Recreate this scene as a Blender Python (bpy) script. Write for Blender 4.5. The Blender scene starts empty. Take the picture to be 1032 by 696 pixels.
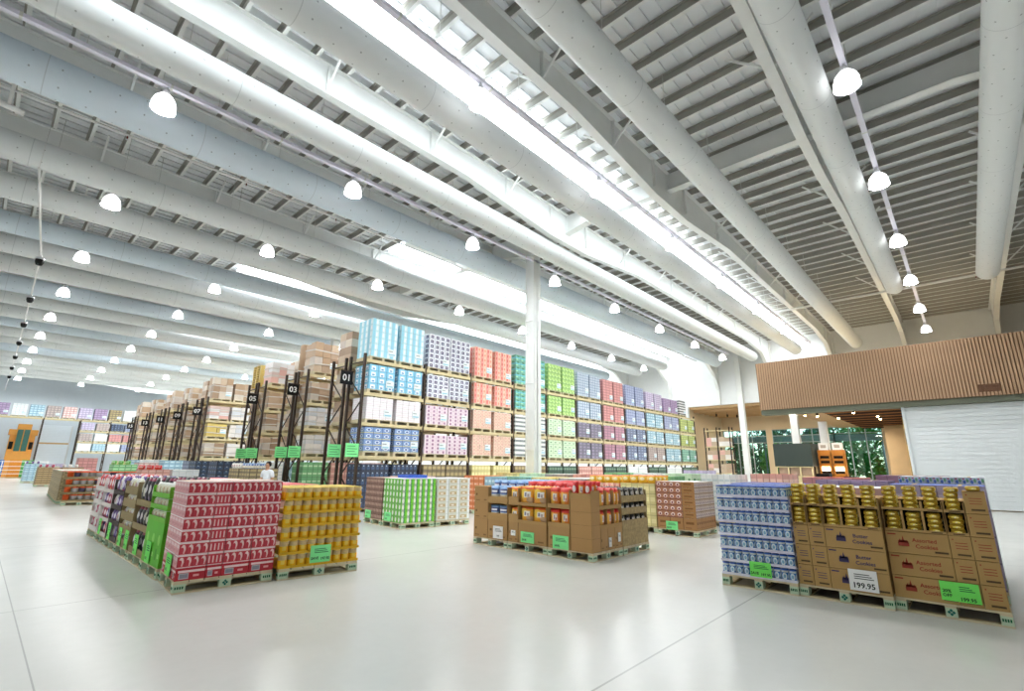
import bpy, math, random
from mathutils import Vector, Matrix
random.seed(7)
C = bpy.context.scene.collection
PI = math.pi
EYE = 1.6            # camera height; ceiling heights below are given from the floor

# ------------------------------------------------------------------ materials
MATS = {}

def _nt(name):
    m = bpy.data.materials.new(name); m.use_nodes = True
    nt = m.node_tree; b = nt.nodes['Principled BSDF']
    MATS[name] = m
    return m, nt, b

def lin(c):
    return tuple(((x / 12.92) if x <= 0.04045 else ((x + 0.055) / 1.055) ** 2.4) for x in c)

def hexc(h):
    h = h.lstrip('#'); return lin(tuple(int(h[i:i + 2], 16) / 255 for i in (0, 2, 4)))

def col(c):
    if isinstance(c, str): c = hexc(c)
    return (c[0], c[1], c[2], 1)

def math_node(nt, op, a, b=None, c=None):
    n = nt.nodes.new('ShaderNodeMath'); n.operation = op
    for i, v in enumerate((a, b, c)):
        if v is None: continue
        if isinstance(v, (int, float)): n.inputs[i].default_value = v
        else: nt.links.new(v, n.inputs[i])
    return n.outputs[0]

def mix_col(nt, fac, a, b):
    n = nt.nodes.new('ShaderNodeMix'); n.data_type = 'RGBA'
    if isinstance(fac, (int, float)): n.inputs[0].default_value = fac
    else: nt.links.new(fac, n.inputs[0])
    for s, v in ((6, a), (7, b)):
        if isinstance(v, (str, tuple)): n.inputs[s].default_value = col(v)
        else: nt.links.new(v, n.inputs[s])
    return n.outputs[2]

def plain(name, c, rough=0.6, metal=0.0, vary=0.08, scale=3.0, spec=0.3, emit=None, strength=0):
    if name in MATS: return MATS[name]
    m, nt, b = _nt(name)
    b.inputs['Roughness'].default_value = rough
    b.inputs['Metallic'].default_value = metal
    b.inputs['Specular IOR Level'].default_value = spec
    if vary > 0:
        tc = nt.nodes.new('ShaderNodeTexCoord')
        no = nt.nodes.new('ShaderNodeTexNoise'); no.inputs['Scale'].default_value = scale; no.inputs['Detail'].default_value = 3
        nt.links.new(tc.outputs['Object'], no.inputs['Vector'])
        cc = col(c)
        dark = tuple(x * (1 - vary) for x in cc[:3]); lite = tuple(min(1, x * (1 + vary)) for x in cc[:3])
        r = mix_col(nt, no.outputs['Fac'], dark, lite)
        nt.links.new(r, b.inputs['Base Color'])
    else:
        b.inputs['Base Color'].default_value = col(c)
    if emit is not None:
        b.inputs['Emission Color'].default_value = col(emit)
        b.inputs['Emission Strength'].default_value = strength
    return m

def haze_mix(c, k):  # washes pack colours toward pale grey to stand in for haze
    c = hexc(c) if isinstance(c, str) else c
    g = 0.80
    return tuple(x * (1 - k) + g * k for x in c)

def cell(name, base, items=(), gap=None, gapw=0.04, vary=0.10, rough=0.55, spec=0.3):
    """Printed packaging: one repeat per UV cell; items = ('r',u0,u1,v0,v1,colour) or ('c',u,v,ru,rv,colour)."""
    if name in MATS: return MATS[name]
    m, nt, b = _nt(name)
    b.inputs['Roughness'].default_value = rough
    b.inputs['Specular IOR Level'].default_value = spec
    uv = nt.nodes.new('ShaderNodeUVMap')
    sx = nt.nodes.new('ShaderNodeSeparateXYZ'); nt.links.new(uv.outputs[0], sx.inputs[0])
    fu = math_node(nt, 'FRACT', sx.outputs[0]); fv = math_node(nt, 'FRACT', sx.outputs[1])
    cur = base
    def rng(x, lo, hi):
        if lo <= 0.001 and hi >= 0.999: return None
        return math_node(nt, 'COMPARE', x, (lo + hi) / 2, (hi - lo) / 2)
    for it in items:
        if it[0] == 'r':
            a = rng(fu, it[1], it[2]); bb = rng(fv, it[3], it[4])
            if a is None and bb is None: continue
            k = a if bb is None else (bb if a is None else math_node(nt, 'MULTIPLY', a, bb))
        else:
            du = math_node(nt, 'DIVIDE', math_node(nt, 'SUBTRACT', fu, it[1]), it[3])
            dv = math_node(nt, 'DIVIDE', math_node(nt, 'SUBTRACT', fv, it[2]), it[4])
            k = math_node(nt, 'LESS_THAN', math_node(nt, 'ADD', math_node(nt, 'MULTIPLY', du, du), math_node(nt, 'MULTIPLY', dv, dv)), 1.0)
        cur = mix_col(nt, k, cur, it[5])
    if gap is not None:
        k = math_node(nt, 'MAXIMUM', math_node(nt, 'LESS_THAN', fu, gapw), math_node(nt, 'LESS_THAN', fv, gapw))
        cur = mix_col(nt, k, cur, gap)
    if vary:
        fl = nt.nodes.new('ShaderNodeVectorMath'); fl.operation = 'FLOOR'; nt.links.new(uv.outputs[0], fl.inputs[0])
        wn = nt.nodes.new('ShaderNodeTexWhiteNoise'); wn.noise_dimensions = '2D'; nt.links.new(fl.outputs[0], wn.inputs['Vector'])
        hs = nt.nodes.new('ShaderNodeHueSaturation')
        nt.links.new(math_node(nt, 'MULTIPLY_ADD', wn.outputs['Value'], vary * 2, 1 - vary), hs.inputs['Value'])
        if isinstance(cur, (str, tuple)): hs.inputs['Color'].default_value = col(cur)
        else: nt.links.new(cur, hs.inputs['Color'])
        cur = hs.outputs[0]
    if isinstance(cur, (str, tuple)): b.inputs['Base Color'].default_value = col(cur)
    else: nt.links.new(cur, b.inputs['Base Color'])
    return m

def glow(name, c, s):
    if name in MATS: return MATS[name]
    m, nt, b = _nt(name)
    b.inputs['Base Color'].default_value = col(c)
    b.inputs['Emission Color'].default_value = col(c)
    b.inputs['Emission Strength'].default_value = s
    return m

# ------------------------------------------------------------------ meshes
class MB:
    def __init__(s):
        s.v = []; s.f = []; s.m = []; s.uv = []; s.sm = []; s.mats = []
        s.T = None
    def mi(s, mat):
        if mat not in s.mats: s.mats.append(mat)
        return s.mats.index(mat)
    def vert(s, p):
        s.v.append(tuple(p) if s.T is None else tuple(s.T @ Vector(p))); return len(s.v) - 1
    def face(s, pts, mat, uv=None, smooth=False):
        ids = [s.vert(p) for p in pts]
        s.f.append(ids); s.m.append(s.mi(mat)); s.sm.append(smooth)
        s.uv.append(uv or [(0, 0), (1, 0), (1, 1), (0, 1)][:len(ids)] + [(0, 0)] * max(0, len(ids) - 4))
    def box(s, x0, x1, y0, y1, z0, z1, mat, cells=(1, 1, 1), top=None, sides=None, skip=''):
        nx, ny, nz = cells
        top = top or mat; sides = sides or mat
        q = lambda a, b: [(0, 0), (a, 0), (a, b), (0, b)]
        if 'f' not in skip: s.face([(x0, y0, z0), (x1, y0, z0), (x1, y0, z1), (x0, y0, z1)], mat, q(nx, nz))       # -Y
        if 'b' not in skip: s.face([(x1, y1, z0), (x0, y1, z0), (x0, y1, z1), (x1, y1, z1)], mat, q(nx, nz))       # +Y
        if 'l' not in skip: s.face([(x0, y1, z0), (x0, y0, z0), (x0, y0, z1), (x0, y1, z1)], sides, q(ny, nz))     # -X
        if 'r' not in skip: s.face([(x1, y0, z0), (x1, y1, z0), (x1, y1, z1), (x1, y0, z1)], sides, q(ny, nz))     # +X
        if 't' not in skip: s.face([(x0, y0, z1), (x1, y0, z1), (x1, y1, z1), (x0, y1, z1)], top, q(nx, ny))
        if 'd' not in skip: s.face([(x0, y1, z0), (x1, y1, z0), (x1, y0, z0), (x0, y0, z0)], mat, q(nx, ny))
        return s
    def cyl(s, p0, p1, r0, r1=None, n=12, mat=None, caps=True, cells=(1, 1), capmat=None, smooth=True):
        r1 = r0 if r1 is None else r1
        p0, p1 = Vector(p0), Vector(p1); d = (p1 - p0).normalized()
        a = Vector((0, 0, 1)) if abs(d.z) < 0.9 else Vector((1, 0, 0))
        u = d.cross(a).normalized(); w = d.cross(u)
        ring = lambda p, r: [p + u * (r * math.cos(2 * PI * k / n)) + w * (r * math.sin(2 * PI * k / n)) for k in range(n)]
        A, B = ring(p0, r0), ring(p1, r1)
        for k in range(n):
            j = (k + 1) % n
            s.face([A[j], A[k], B[k], B[j]], mat, [((k + 1) * cells[0] / n, 0), (k * cells[0] / n, 0), (k * cells[0] / n, cells[1]), ((k + 1) * cells[0] / n, cells[1])], smooth)
        if caps:
            s.face(list(A), capmat or mat, [(0.5, 0.5)] * n); s.face(list(reversed(B)), capmat or mat, [(0.5, 0.5)] * n)
        return s
    def lathe(s, prof, c=(0, 0, 0), n=16, mat=None, smooth=True, cells=(1, 1)):
        """prof: list of (r, z) or (r, z, material) from bottom to top; the material is that of the band above the point."""
        c = Vector(c)
        for i in range(len(prof) - 1):
            r0, z0 = prof[i][:2]; r1, z1 = prof[i + 1][:2]
            mt = prof[i][2] if len(prof[i]) > 2 else mat
            for k in range(n):
                a, b = 2 * PI * k / n, 2 * PI * (k + 1) / n
                P = lambda r, t, z: c + Vector((r * math.cos(t), r * math.sin(t), z))
                uv = [(k * cells[0] / n, i / (len(prof) - 1)), ((k + 1) * cells[0] / n, i / (len(prof) - 1)), ((k + 1) * cells[0] / n, (i + 1) / (len(prof) - 1)), (k * cells[0] / n, (i + 1) / (len(prof) - 1))]
                if r0 < 1e-6 and r1 < 1e-6: continue
                if r0 < 1e-6: s.face([P(0, a, z0), P(r1, b, z1), P(r1, a, z1)], mt, uv[:3], smooth)
                elif r1 < 1e-6: s.face([P(r0, a, z0), P(r0, b, z0), P(0, a, z1)], mt, uv[:3], smooth)
                else: s.face([P(r0, a, z0), P(r0, b, z0), P(r1, b, z1), P(r1, a, z1)], mt, uv, smooth)
        return s
    def bar(s, p0, p1, w, h, mat):
        """rectangular bar between two points"""
        p0, p1 = Vector(p0), Vector(p1); d = (p1 - p0).normalized()
        a = Vector((0, 0, 1)) if abs(d.z) < 0.95 else Vector((1, 0, 0))
        u = d.cross(a).normalized() * (w / 2); v = u.cross(d).normalized() * (h / 2)
        A = [p0 - u - v, p0 + u - v, p0 + u + v, p0 - u + v]; B = [p1 - u - v, p1 + u - v, p1 + u + v, p1 - u + v]
        for k in range(4):
            j = (k + 1) % 4; s.face([A[k], A[j], B[j], B[k]], mat)
        s.face(A[::-1], mat); s.face(B, mat)
        return s
    def mesh(s, name):
        me = bpy.data.meshes.new(name)
        me.from_pydata(s.v, [], s.f)
        for mt in s.mats: me.materials.append(mt)
        me.polygons.foreach_set('material_index', s.m)
        me.polygons.foreach_set('use_smooth', s.sm)
        ul = me.uv_layers.new(name='UVMap')
        flat = [c for f in s.uv for p in f for c in p]
        ul.data.foreach_set('uv', flat)
        if any(s.sm):
            import bmesh
            bm = bmesh.new(); bm.from_mesh(me); bmesh.ops.remove_doubles(bm, verts=bm.verts, dist=1e-5); bm.to_mesh(me); bm.free()
        me.update()
        return me

# ------------------------------------------------------------------ objects
def tag(o, label=None, cat=None, group=None, kind=None):
    if label: o['label'] = label
    if cat: o['category'] = cat
    if group: o['group'] = group
    if kind: o['kind'] = kind
    return o

def obj(name, me, parent=None, loc=(0, 0, 0), rz=0.0, scale=None):
    if isinstance(me, MB): me = me.mesh(name)
    o = bpy.data.objects.new(name, me); C.objects.link(o)
    o.location = loc
    if rz: o.rotation_euler = (0, 0, rz)
    if scale: o.scale = scale
    if parent: o.parent = parent
    return o

def single(name, me, loc, rz, label, cat, group=None, scale=None):
    return tag(obj(name, me, None, loc, rz, scale), label, cat, group)

def struct(name, me):
    return tag(obj(name, me), kind='structure')

def assemble(name, parts, loc, rz, label, cat, group=None):
    """An Empty at the thing's base with one child per part; parts = [(name, mesh, location or None, [sub-parts])]."""
    e = bpy.data.objects.new(name, None); C.objects.link(e)
    e.location = loc; e.rotation_euler = (0, 0, rz); e.empty_display_size = 0.1
    tag(e, label, cat, group)
    for p in parts:
        c = obj(p[0], p[1], e, p[2] if len(p) > 2 and p[2] else (0, 0, 0))
        for q in (p[3] if len(p) > 3 else ()):
            obj(q[0], q[1], c, q[2] if len(q) > 2 and q[2] else (0, 0, 0))
    return e

ORD = ['first', 'second', 'third', 'fourth', 'fifth', 'sixth', 'seventh', 'eighth', 'ninth', 'tenth', 'eleventh', 'twelfth',
       'thirteenth', 'fourteenth', 'fifteenth', 'sixteenth', 'seventeenth', 'eighteenth', 'nineteenth', 'twentieth', '21st', '22nd', '23rd', '24th']
CARD = ['one', 'two', 'three', 'four', 'five', 'six', 'seven', 'eight', 'nine', 'ten', 'eleven', 'twelve']

_txt = {}
def text_mesh(s, size, mat):
    k = (s, size, mat.name)
    if k in _txt: return _txt[k]
    cu = bpy.data.curves.new('lettering', 'FONT'); cu.body = s; cu.size = size; cu.align_x = 'CENTER'; cu.align_y = 'CENTER'
    cu.resolution_u = 2; cu.offset = size * 0.02
    o = bpy.data.objects.new('lettering', cu); C.objects.link(o)
    dg = bpy.context.evaluated_depsgraph_get(); dg.update()
    me = bpy.data.meshes.new_from_object(o.evaluated_get(dg))
    bpy.data.objects.remove(o)
    me.materials.clear(); me.materials.append(mat)
    for v in me.vertices: v.co = (v.co.x, -0.0, v.co.y)          # stands in the XZ plane, read from -Y
    _txt[k] = me
    return me

def add_text(mb, s, size, mat, at, face='-Y'):
    """merge lettering into a builder, standing on the face that looks to -Y or -X"""
    me = text_mesh(s, size, mat)
    for p in me.polygons:
        pts = []
        for i in p.vertices:
            c = me.vertices[i].co
            if face == '-Y': pts.append((at[0] + c.x, at[1], at[2] + c.z))
            else: pts.append((at[0], at[1] - c.x, at[2] + c.z))
        mb.face(pts, mat, [(0, 0)] * len(pts))
# ------------------------------------------------------------------ camera
f_px, pitch, roll, yaw = 486.456, 0.244938307, 0.00929, 0.746947587
cp, sp, cy_, sy_, cr, sr = math.cos(pitch), math.sin(pitch), math.cos(yaw), math.sin(yaw), math.cos(roll), math.sin(roll)
fwd = Vector((cy_ * cp, sy_ * cp, sp)); rgt = Vector((sy_, -cy_, 0)); upv = rgt.cross(fwd)
r2 = rgt * cr + upv * sr; u2 = upv * cr - rgt * sr
cd = bpy.data.cameras.new('camera'); cd.sensor_width = 36; cd.lens = f_px / 1032 * 36; cd.clip_end = 400
cam = bpy.data.objects.new('camera', cd); C.objects.link(cam)
mw = Matrix((r2, u2, -fwd)).transposed().to_4x4(); mw.translation = (0, 0, EYE)
cam.matrix_world = mw
bpy.context.scene.camera = cam

# ------------------------------------------------------------------ common materials
white_steel = plain('white_steel', '#eceeec', 0.5, vary=0.04)
roof_white = plain('roof_sheet', '#e9ecee', 0.55, vary=0.05)
grey_steel = plain('grey_steel', '#d2d3d0', 0.5, vary=0.05)
wall_white = plain('wall_paint', '#eceeee', 0.7, vary=0.03)
black = plain('black_plastic', '#141414', 0.5, vary=0)
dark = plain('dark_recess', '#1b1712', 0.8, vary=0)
rack_brown = plain('rack_upright_paint', '#40342c', 0.5, vary=0.1)
beam_cream = plain('rack_beam_paint', '#d9cba0', 0.5, vary=0.1)
wood_pallet = plain('pallet_wood', '#d3c7a6', 0.8, vary=0.15, scale=6)
pallet_green = plain('pallet_green_stencil', '#c4d8bd', 0.7, vary=0.1)
emblem_green = plain('emblem_green', '#0d6b5c', 0.6, vary=0)
cardboard = plain('cardboard', '#b6925f', 0.8, vary=0.08, scale=5)
cardboard_lt = plain('cardboard_pale', '#c9ab7c', 0.8, vary=0.08, scale=5)
paper_white = plain('paper_white', '#f4f4f2', 0.6, vary=0.02)
sign_green = plain('sign_green', '#7df06a', 0.6, vary=0.03)
sign_mint = plain('sign_mint', '#8df5a0', 0.6, vary=0.03)
ink = plain('ink', '#243128', 0.7, vary=0)
ink_green = plain('ink_green', '#1d6a44', 0.7, vary=0)

# ------------------------------------------------------------------ floor
m, nt, b = _nt('polished_concrete')
tc = nt.nodes.new('ShaderNodeTexCoord')
n1 = nt.nodes.new('ShaderNodeTexNoise'); n1.inputs['Scale'].default_value = 0.35; n1.inputs['Detail'].default_value = 6; n1.inputs['Roughness'].default_value = 0.65
n2 = nt.nodes.new('ShaderNodeTexNoise'); n2.inputs['Scale'].default_value = 9; n2.inputs['Detail'].default_value = 4
nt.links.new(tc.outputs['Object'], n1.inputs['Vector']); nt.links.new(tc.outputs['Object'], n2.inputs['Vector'])
c1 = mix_col(nt, n1.outputs['Fac'], '#cfd0ca', '#e2e3de')
c2 = mix_col(nt, math_node(nt, 'MULTIPLY', n2.outputs['Fac'], 0.25), c1, '#bfc3bd')
sx = nt.nodes.new('ShaderNodeSeparateXYZ'); nt.links.new(tc.outputs['Object'], sx.inputs[0])
jy = math_node(nt, 'PINGPONG', math_node(nt, 'SUBTRACT', sx.outputs[1], 2.31), 2.85)
jx = math_node(nt, 'PINGPONG', math_node(nt, 'SUBTRACT', sx.outputs[0], 0.6), 6.0)
jl = math_node(nt, 'MAXIMUM', math_node(nt, 'LESS_THAN', jy, 0.010), math_node(nt, 'LESS_THAN', jx, 0.006))
c3 = mix_col(nt, math_node(nt, 'MULTIPLY', jl, 0.45), c2, '#6f726d')
nt.links.new(c3, b.inputs['Base Color'])
r = math_node(nt, 'MULTIPLY_ADD', n1.outputs['Fac'], 0.15, 0.16)
nt.links.new(r, b.inputs['Roughness'])
b.inputs['Specular IOR Level'].default_value = 0.3
floor_mat = m
mb = MB(); mb.box(-9, 50, -9, 78, -0.2, 0, floor_mat)
struct('floor', mb)

# ------------------------------------------------------------------ roof: sheets, purlins, girders
RZ = EYE + 10.12
mb = MB()
y = -9.0
while y < 78:
    mb.box(-9, 42.3, y, y + 0.30, RZ + 0.05, RZ + 0.06, roof_white, skip='lr')
    pts = [(-9, y + 0.30), (-9, y + 0.36)]
    mb.box(-9, 42.3, y + 0.30, y + 0.36, RZ, RZ + 0.05, roof_white, skip='lr')
    y += 0.36
mb.box(-9.3, 42.6, -9.3, 78.3, RZ + 0.1, RZ + 0.3, roof_white)
struct('ceiling', mb)

pm = MB(); zt = EYE + 10.12
galv = plain('purlin_galvanised', '#a5a39b', 0.5, vary=0.06)
pm.box(-0.012, 0.012, -9, 78, zt - 0.22, zt, galv)
pm.box(-0.012, 0.075, -9, 78, zt - 0.225, zt - 0.205, white_steel)
pm.box(-0.075, 0.012, -9, 78, zt - 0.02, zt, galv)
pme = pm.mesh('purlin')
k = 0; x = -5.2
while x < 41.8:
    o = obj('ceiling_purlin', pme, None, (x, 0, 0)); o['kind'] = 'structure'
    x += 0.83

def girder(yg):
    zt = EYE + 9.9; zb0 = EYE + 9.05
    st = [(-9, 9.05), (9.0, 9.05), (13.4, 8.62), (15.8, 8.62), (20.2, 9.05), (36.5, 9.05), (39.5, 8.7), (41.2, 7.6), (41.95, 6.2)]
    mb = MB(); w = 0.012; fw = 0.12; t = 0.025
    for (xa, za), (xb, zb) in zip(st, st[1:]):
        za += EYE; zb += EYE
        for s in (-1, 1):
            q = [(xa, yg + s * w, za), (xb, yg + s * w, zb), (xb, yg + s * w, zt), (xa, yg + s * w, zt)]
            mb.face(q if s < 0 else q[::-1], white_steel)
        B = lambda x, z, dy, dz: (x, yg + dy, z + dz)
        mb.face([B(xa, za, fw, -t), B(xb, zb, fw, -t), B(xb, zb, -fw, -t), B(xa, za, -fw, -t)], white_steel)
        mb.face([B(xa, za, -fw, 0), B(xb, zb, -fw, 0), B(xb, zb, fw, 0), B(xa, za, fw, 0)], white_steel)
        for s in (-1, 1):
            q = [B(xa, za, s * fw, -t), B(xb, zb, s * fw, -t), B(xb, zb, s * fw, 0), B(xa, za, s * fw, 0)]
            mb.face(q if s < 0 else q[::-1], white_steel)
    mb.box(-9, 41.95, yg - fw, yg + fw, zt - t, zt, white_steel)
    for xs in [1, 4.3, 7.6, 10.9, 13.4, 15.8, 19, 24, 29, 34, 39.5]:        # web stiffeners
        mb.box(xs - 0.006, xs + 0.006, yg - fw * 0.9, yg + fw * 0.9, EYE + 8.9 if xs in (13.4, 15.8, 39.5) else zb0, zt, white_steel)
    o = struct('ceiling_girder', mb)
    for xs in [1.0, 4.3, 7.6, 10.9, 18.5, 22.0, 26.0, 30.0]:
        fb = MB()
        for s in (-1, 1):
            fb.bar((xs, yg + s * 0.1, zb0 + 0.05), (xs, yg + s * 0.95, zt + 0.0), 0.05, 0.05, white_steel)
        obj('fly_brace', fb, o)
    return o
GY = [-2.5, 1.95, 6.2, 10.5, 14.8, 19.1, 23.4, 27.7, 32.0, 36.3, 40.6, 44.9, 49.2, 53.5, 57.8, 62.1, 66.4, 70.7, 75.0]
for g in GY: girder(g)

# cross beam along the column line, with deeper ends at the columns
mb = MB(); X0 = 14.55
st = [(-9, 8.6), (-4.5, 8.6), (-1.2, 9.22), (9.5, 9.22), (12.4, 8.7), (15.0, 9.22), (24.5, 9.22), (27.2, 8.7), (30, 9.22), (39, 9.22), (41.7, 8.7), (44.5, 9.22), (78, 9.22)]
for (ya, za), (yb, zb) in zip(st, st[1:]):
    za += EYE; zb += EYE; zt = EYE + 9.9
    for s in (-1, 1):
        q = [(X0 + s * 0.012, ya, za), (X0 + s * 0.012, yb, zb), (X0 + s * 0.012, yb, zt), (X0 + s * 0.012, ya, zt)]
        mb.face(q[::-1] if s < 0 else q, white_steel)
    mb.face([(X0 - 0.14, ya, za), (X0 - 0.14, yb, zb), (X0 + 0.14, yb, zb), (X0 + 0.14, ya, za)], white_steel)
    mb.face([(X0 + 0.14, ya, za + 0.02), (X0 + 0.14, yb, zb + 0.02), (X0 - 0.14, yb, zb + 0.02), (X0 - 0.14, ya, za + 0.02)], white_steel)
for g in GY:
    mb.box(X0 - 0.13, X0 + 0.13, g - 0.02, g + 0.02, EYE + 9.22, EYE + 9.9, white_steel)
struct('ceiling_cross_beam', mb)

def column(x, y, h, w=0.42):
    mb = MB(); t = 0.03
    mb.box(x - w / 2, x + w / 2, y - w / 2, y - w / 2 + t, 0.02, h, white_steel)
    mb.box(x - w / 2, x + w / 2, y + w / 2 - t, y + w / 2, 0.02, h, white_steel)
    mb.box(x - 0.02, x + 0.02, y - w / 2, y + w / 2, 0.02, h, white_steel)
    mb.box(x - w / 2 - 0.08, x + w / 2 + 0.08, y - w / 2 - 0.08, y + w / 2 + 0.08, 0, 0.03, grey_steel)
    mb.box(x - w / 2 + 0.03, x - w / 2 + 0.04, y - w / 2, y + w / 2, 0.5, h, white_steel)   # boxed-in face
    for z in (2.2, 4.8, 7.4):
        mb.box(x - w / 2 - 0.015, x + w / 2 + 0.015, y - w / 2 - 0.015, y + w / 2 + 0.015, z, z + 0.05, white_steel)
    return struct('column', mb)
column(14.7, 12.43, EYE + 8.72, 0.44); column(14.6, 29.3, EYE + 8.72); column(14.6, 41.7, EYE + 8.72)
column(41.55, 12.95, RZ - 0.3, 0.42)

# ------------------------------------------------------------------ walls
def wall(name, boxes, mat=wall_white):
    mb = MB()
    for bx in boxes: mb.box(*bx, mat)
    return struct(name, mb)
wall('wall_east', [(42, 42.3, 17.6, 78, 0, RZ), (42, 42.3, -9, 17.6, 6.8, RZ)])
wall('wall_west', [(-9.3, -9, -9, 78, 0, RZ)])
wall('wall_south', [(-9.3, 50.3, -9.3, -9, 0, RZ)])
cool_wall = plain('far_wall_sheet', '#cfd8de', 0.6, vary=0.04)
mb = MB(); mb.box(-9.3, 42.3, 78, 78.3, 0, RZ, cool_wall)
for i in range(64): mb.box(-9 + i * 0.8, -8.95 + i * 0.8, 77.97, 78, 0, RZ, cool_wall)
struct('wall_north', mb)
for g in GY[1:]:
    mb = MB(); mb.box(41.8, 42.0, g - 0.12, g + 0.12, 6.8 if g < 17 else 0, RZ - 0.2, white_steel); struct('column_pilaster', mb)

# lobby beyond the opening
beige = plain('lobby_plaster', '#d9c6a6', 0.7, vary=0.04)
tan = plain('lobby_ceiling_board', '#c7a67c', 0.7, vary=0.06)
wood_wall = plain('oak_panel', '#d6b98f', 0.6, vary=0.1, scale=2)
mb = MB(); mb.box(42.3, 50.3, -9, 17.9, 6.62, 6.8, tan)
for i in range(6): mb.box(43.2 + i * 1.2, 43.4 + i * 1.2, 7.9, 17.6, 6.4, 6.62, tan)
struct('ceiling_lobby', mb)
wall('wall_lobby_north', [(42.3, 50.3, 17.6, 17.9, 0, 6.62)], beige)
wall('wall_lobby_east', [(50, 50.3, -9, 17.6, 5.15, 6.62), (50, 50.3, -9, 4.9, 0, 5.15), (50, 50.3, 4.9, 17.6, 0, 0.12), (50, 50.3, 13.15, 13.65, 0.12, 5.15)], beige)
frame_grey = plain('window_frame', '#a9b4b2', 0.4, vary=0.03)
mg, nt, b = _nt('window_glass')
for n in list(nt.nodes):
    if n.type != 'OUTPUT_MATERIAL': nt.nodes.remove(n)
out = nt.nodes['Material Output']
tr = nt.nodes.new('ShaderNodeBsdfTransparent'); tr.inputs[0].default_value = (0.62, 0.80, 0.78, 1)
gl = nt.nodes.new('ShaderNodeBsdfGlossy'); gl.inputs['Roughness'].default_value = 0.03
ms = nt.nodes.new('ShaderNodeMixShader'); ms.inputs[0].default_value = 0.06
nt.links.new(tr.outputs[0], ms.inputs[1]); nt.links.new(gl.outputs[0], ms.inputs[2]); nt.links.new(ms.outputs[0], out.inputs[0])
def window(i, y0, y1, z0, z1, nm, transoms):
    fr = MB(); x = 50.1
    for k in range(nm + 1):
        yy = y0 + (y1 - y0) * k / nm
        fr.box(x - 0.06, x + 0.06, yy - 0.035, yy + 0.035, z0, z1, frame_grey)
    for z in [z0 + 0.03] + transoms + [z1 - 0.03]:
        fr.box(x - 0.05, x + 0.05, y0, y1, z - 0.03, z + 0.03, frame_grey)
    o = struct('window_%d' % i, fr)
    g = MB(); g.box(x - 0.005, x + 0.005, y0, y1, z0, z1, mg)
    obj('pane', g, o)
window(1, 13.65, 17.55, 0.12, 5.15, 3, [4.55, 3.95])
window(2, 8.3, 13.15, 0.12, 5.15, 3, [4.55, 3.95])
window(3, 4.9, 8.3, 0.12, 5.15, 3, [4.6])

# timber fascia over the shop front
bat_a = plain('timber_batten', '#ab8c6f', 0.6, vary=0.14, scale=1.3)
bat_b = plain('timber_backing', '#7d6149', 0.8, vary=0.1)
olive = plain('olive_soffit', '#6d7263', 0.7, vary=0.04)
mb = MB(); mb.box(28.05, 28.4, -9, 7.8, 4.62, 7.14, bat_b)
mb.box(28.4, 42, 7.6, 7.8, 5.1, 7.14, beige)
mb.box(28.4, 42, -9, 7.6, 7.0, 7.14, beige)
yy = -9.0
while yy < 7.78:
    if not (-1.5 < yy < -0.77):
        mb.box(28.0, 28.05, yy, yy + 0.075, 4.62, 7.14, bat_a)
    else:
        mb.box(28.0, 28.05, yy, yy + 0.075, 4.62, 4.78, bat_a); mb.box(28.0, 28.05, yy, yy + 0.075, 5.10, 7.14, bat_a)
    yy += 0.115
struct('wall_fascia', mb)
mb = MB(); vent_m = plain('vent_brown', '#6e4f3c', 0.6, vary=0.05)
mb.box(27.99, 28.06, -1.43, -0.77, 4.78, 5.10, vent_m)
for i in range(6): mb.box(27.975, 27.99, -1.4, -0.8, 4.81 + i * 0.045, 4.835 + i * 0.045, vent_m)
tag(obj('air_vent', mb), 'brown louvred air vent set into the timber batten fascia', 'vent')
mb = MB(); mb.box(28.15, 28.9, -9, 7.8, 4.38, 4.62, olive)
struct('trim_1', mb)
shut = plain('shutter_white', '#dfe5e8', 0.45, vary=0.03)
mb = MB(); z = 0.05
while z < 4.36:
    mb.box(28.5, 28.56, -9, 1.88, z, z + 0.165, shut); mb.box(28.525, 28.56, -9, 1.88, z + 0.165, z + 0.18, shut); z += 0.18
mb.box(28.44, 28.62, 1.84, 1.94, 0, 4.38, shut)
struct('door_1', mb)
# cafe behind
mb = MB(); mb.box(28.9, 50, -9, 7.8, 5.05, 5.15, tan); struct('ceiling_cafe', mb)
slat_dark = plain('ceiling_slat', '#3a261a', 0.6, vary=0.1)
slat_wood = plain('ceiling_slat_wood', '#a8703f', 0.6, vary=0.12)
for i in range(30):
    mb = MB(); xx = 30.2 + i * 0.62
    mb.box(xx, xx + 0.12, -4, 5.9, 4.80, 5.04, slat_dark if i % 3 else slat_wood)
    tag(obj('ceiling_slat', mb), kind='structure')
wall('wall_cafe', [(46, 46.3, -6, 4.35, 0, 5.05)], wood_wall)
mb = MB(); mb.box(39.6, 41.2, 0.3, 2.75, 0, 4.95, plain('mustard_panel', '#a08a4e', 0.6, vary=0.06)); struct('column_cafe', mb)
mb = MB(); mb.box(39.42, 39.6, 1.7, 2.72, 3.15, 4.1, plain('screen_frame', '#3b3f44', 0.4, vary=0)); mb.box(39.41, 39.42, 1.74, 2.68, 3.19, 4.06, plain('screen_face', '#4d5257', 0.25, vary=0))
tag(obj('wall_screen', mb), 'dark grey screen on the mustard wall beside the white shutter', 'screen')
for (x, y, w) in ((44, 9.82, 0.5), (42.6, 7.66, 0.5)):
    mb = MB(); mb.box(x - w / 2, x + w / 2, y - w / 2, y + w / 2, 0, 6.6 if y > 7.8 else 5.05, wall_white); mb.box(x - w / 2 - 0.02, x + w / 2 + 0.02, y - w / 2 - 0.02, y + w / 2 + 0.02, 0, 0.12, grey_steel); struct('column_lobby', mb)
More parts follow.
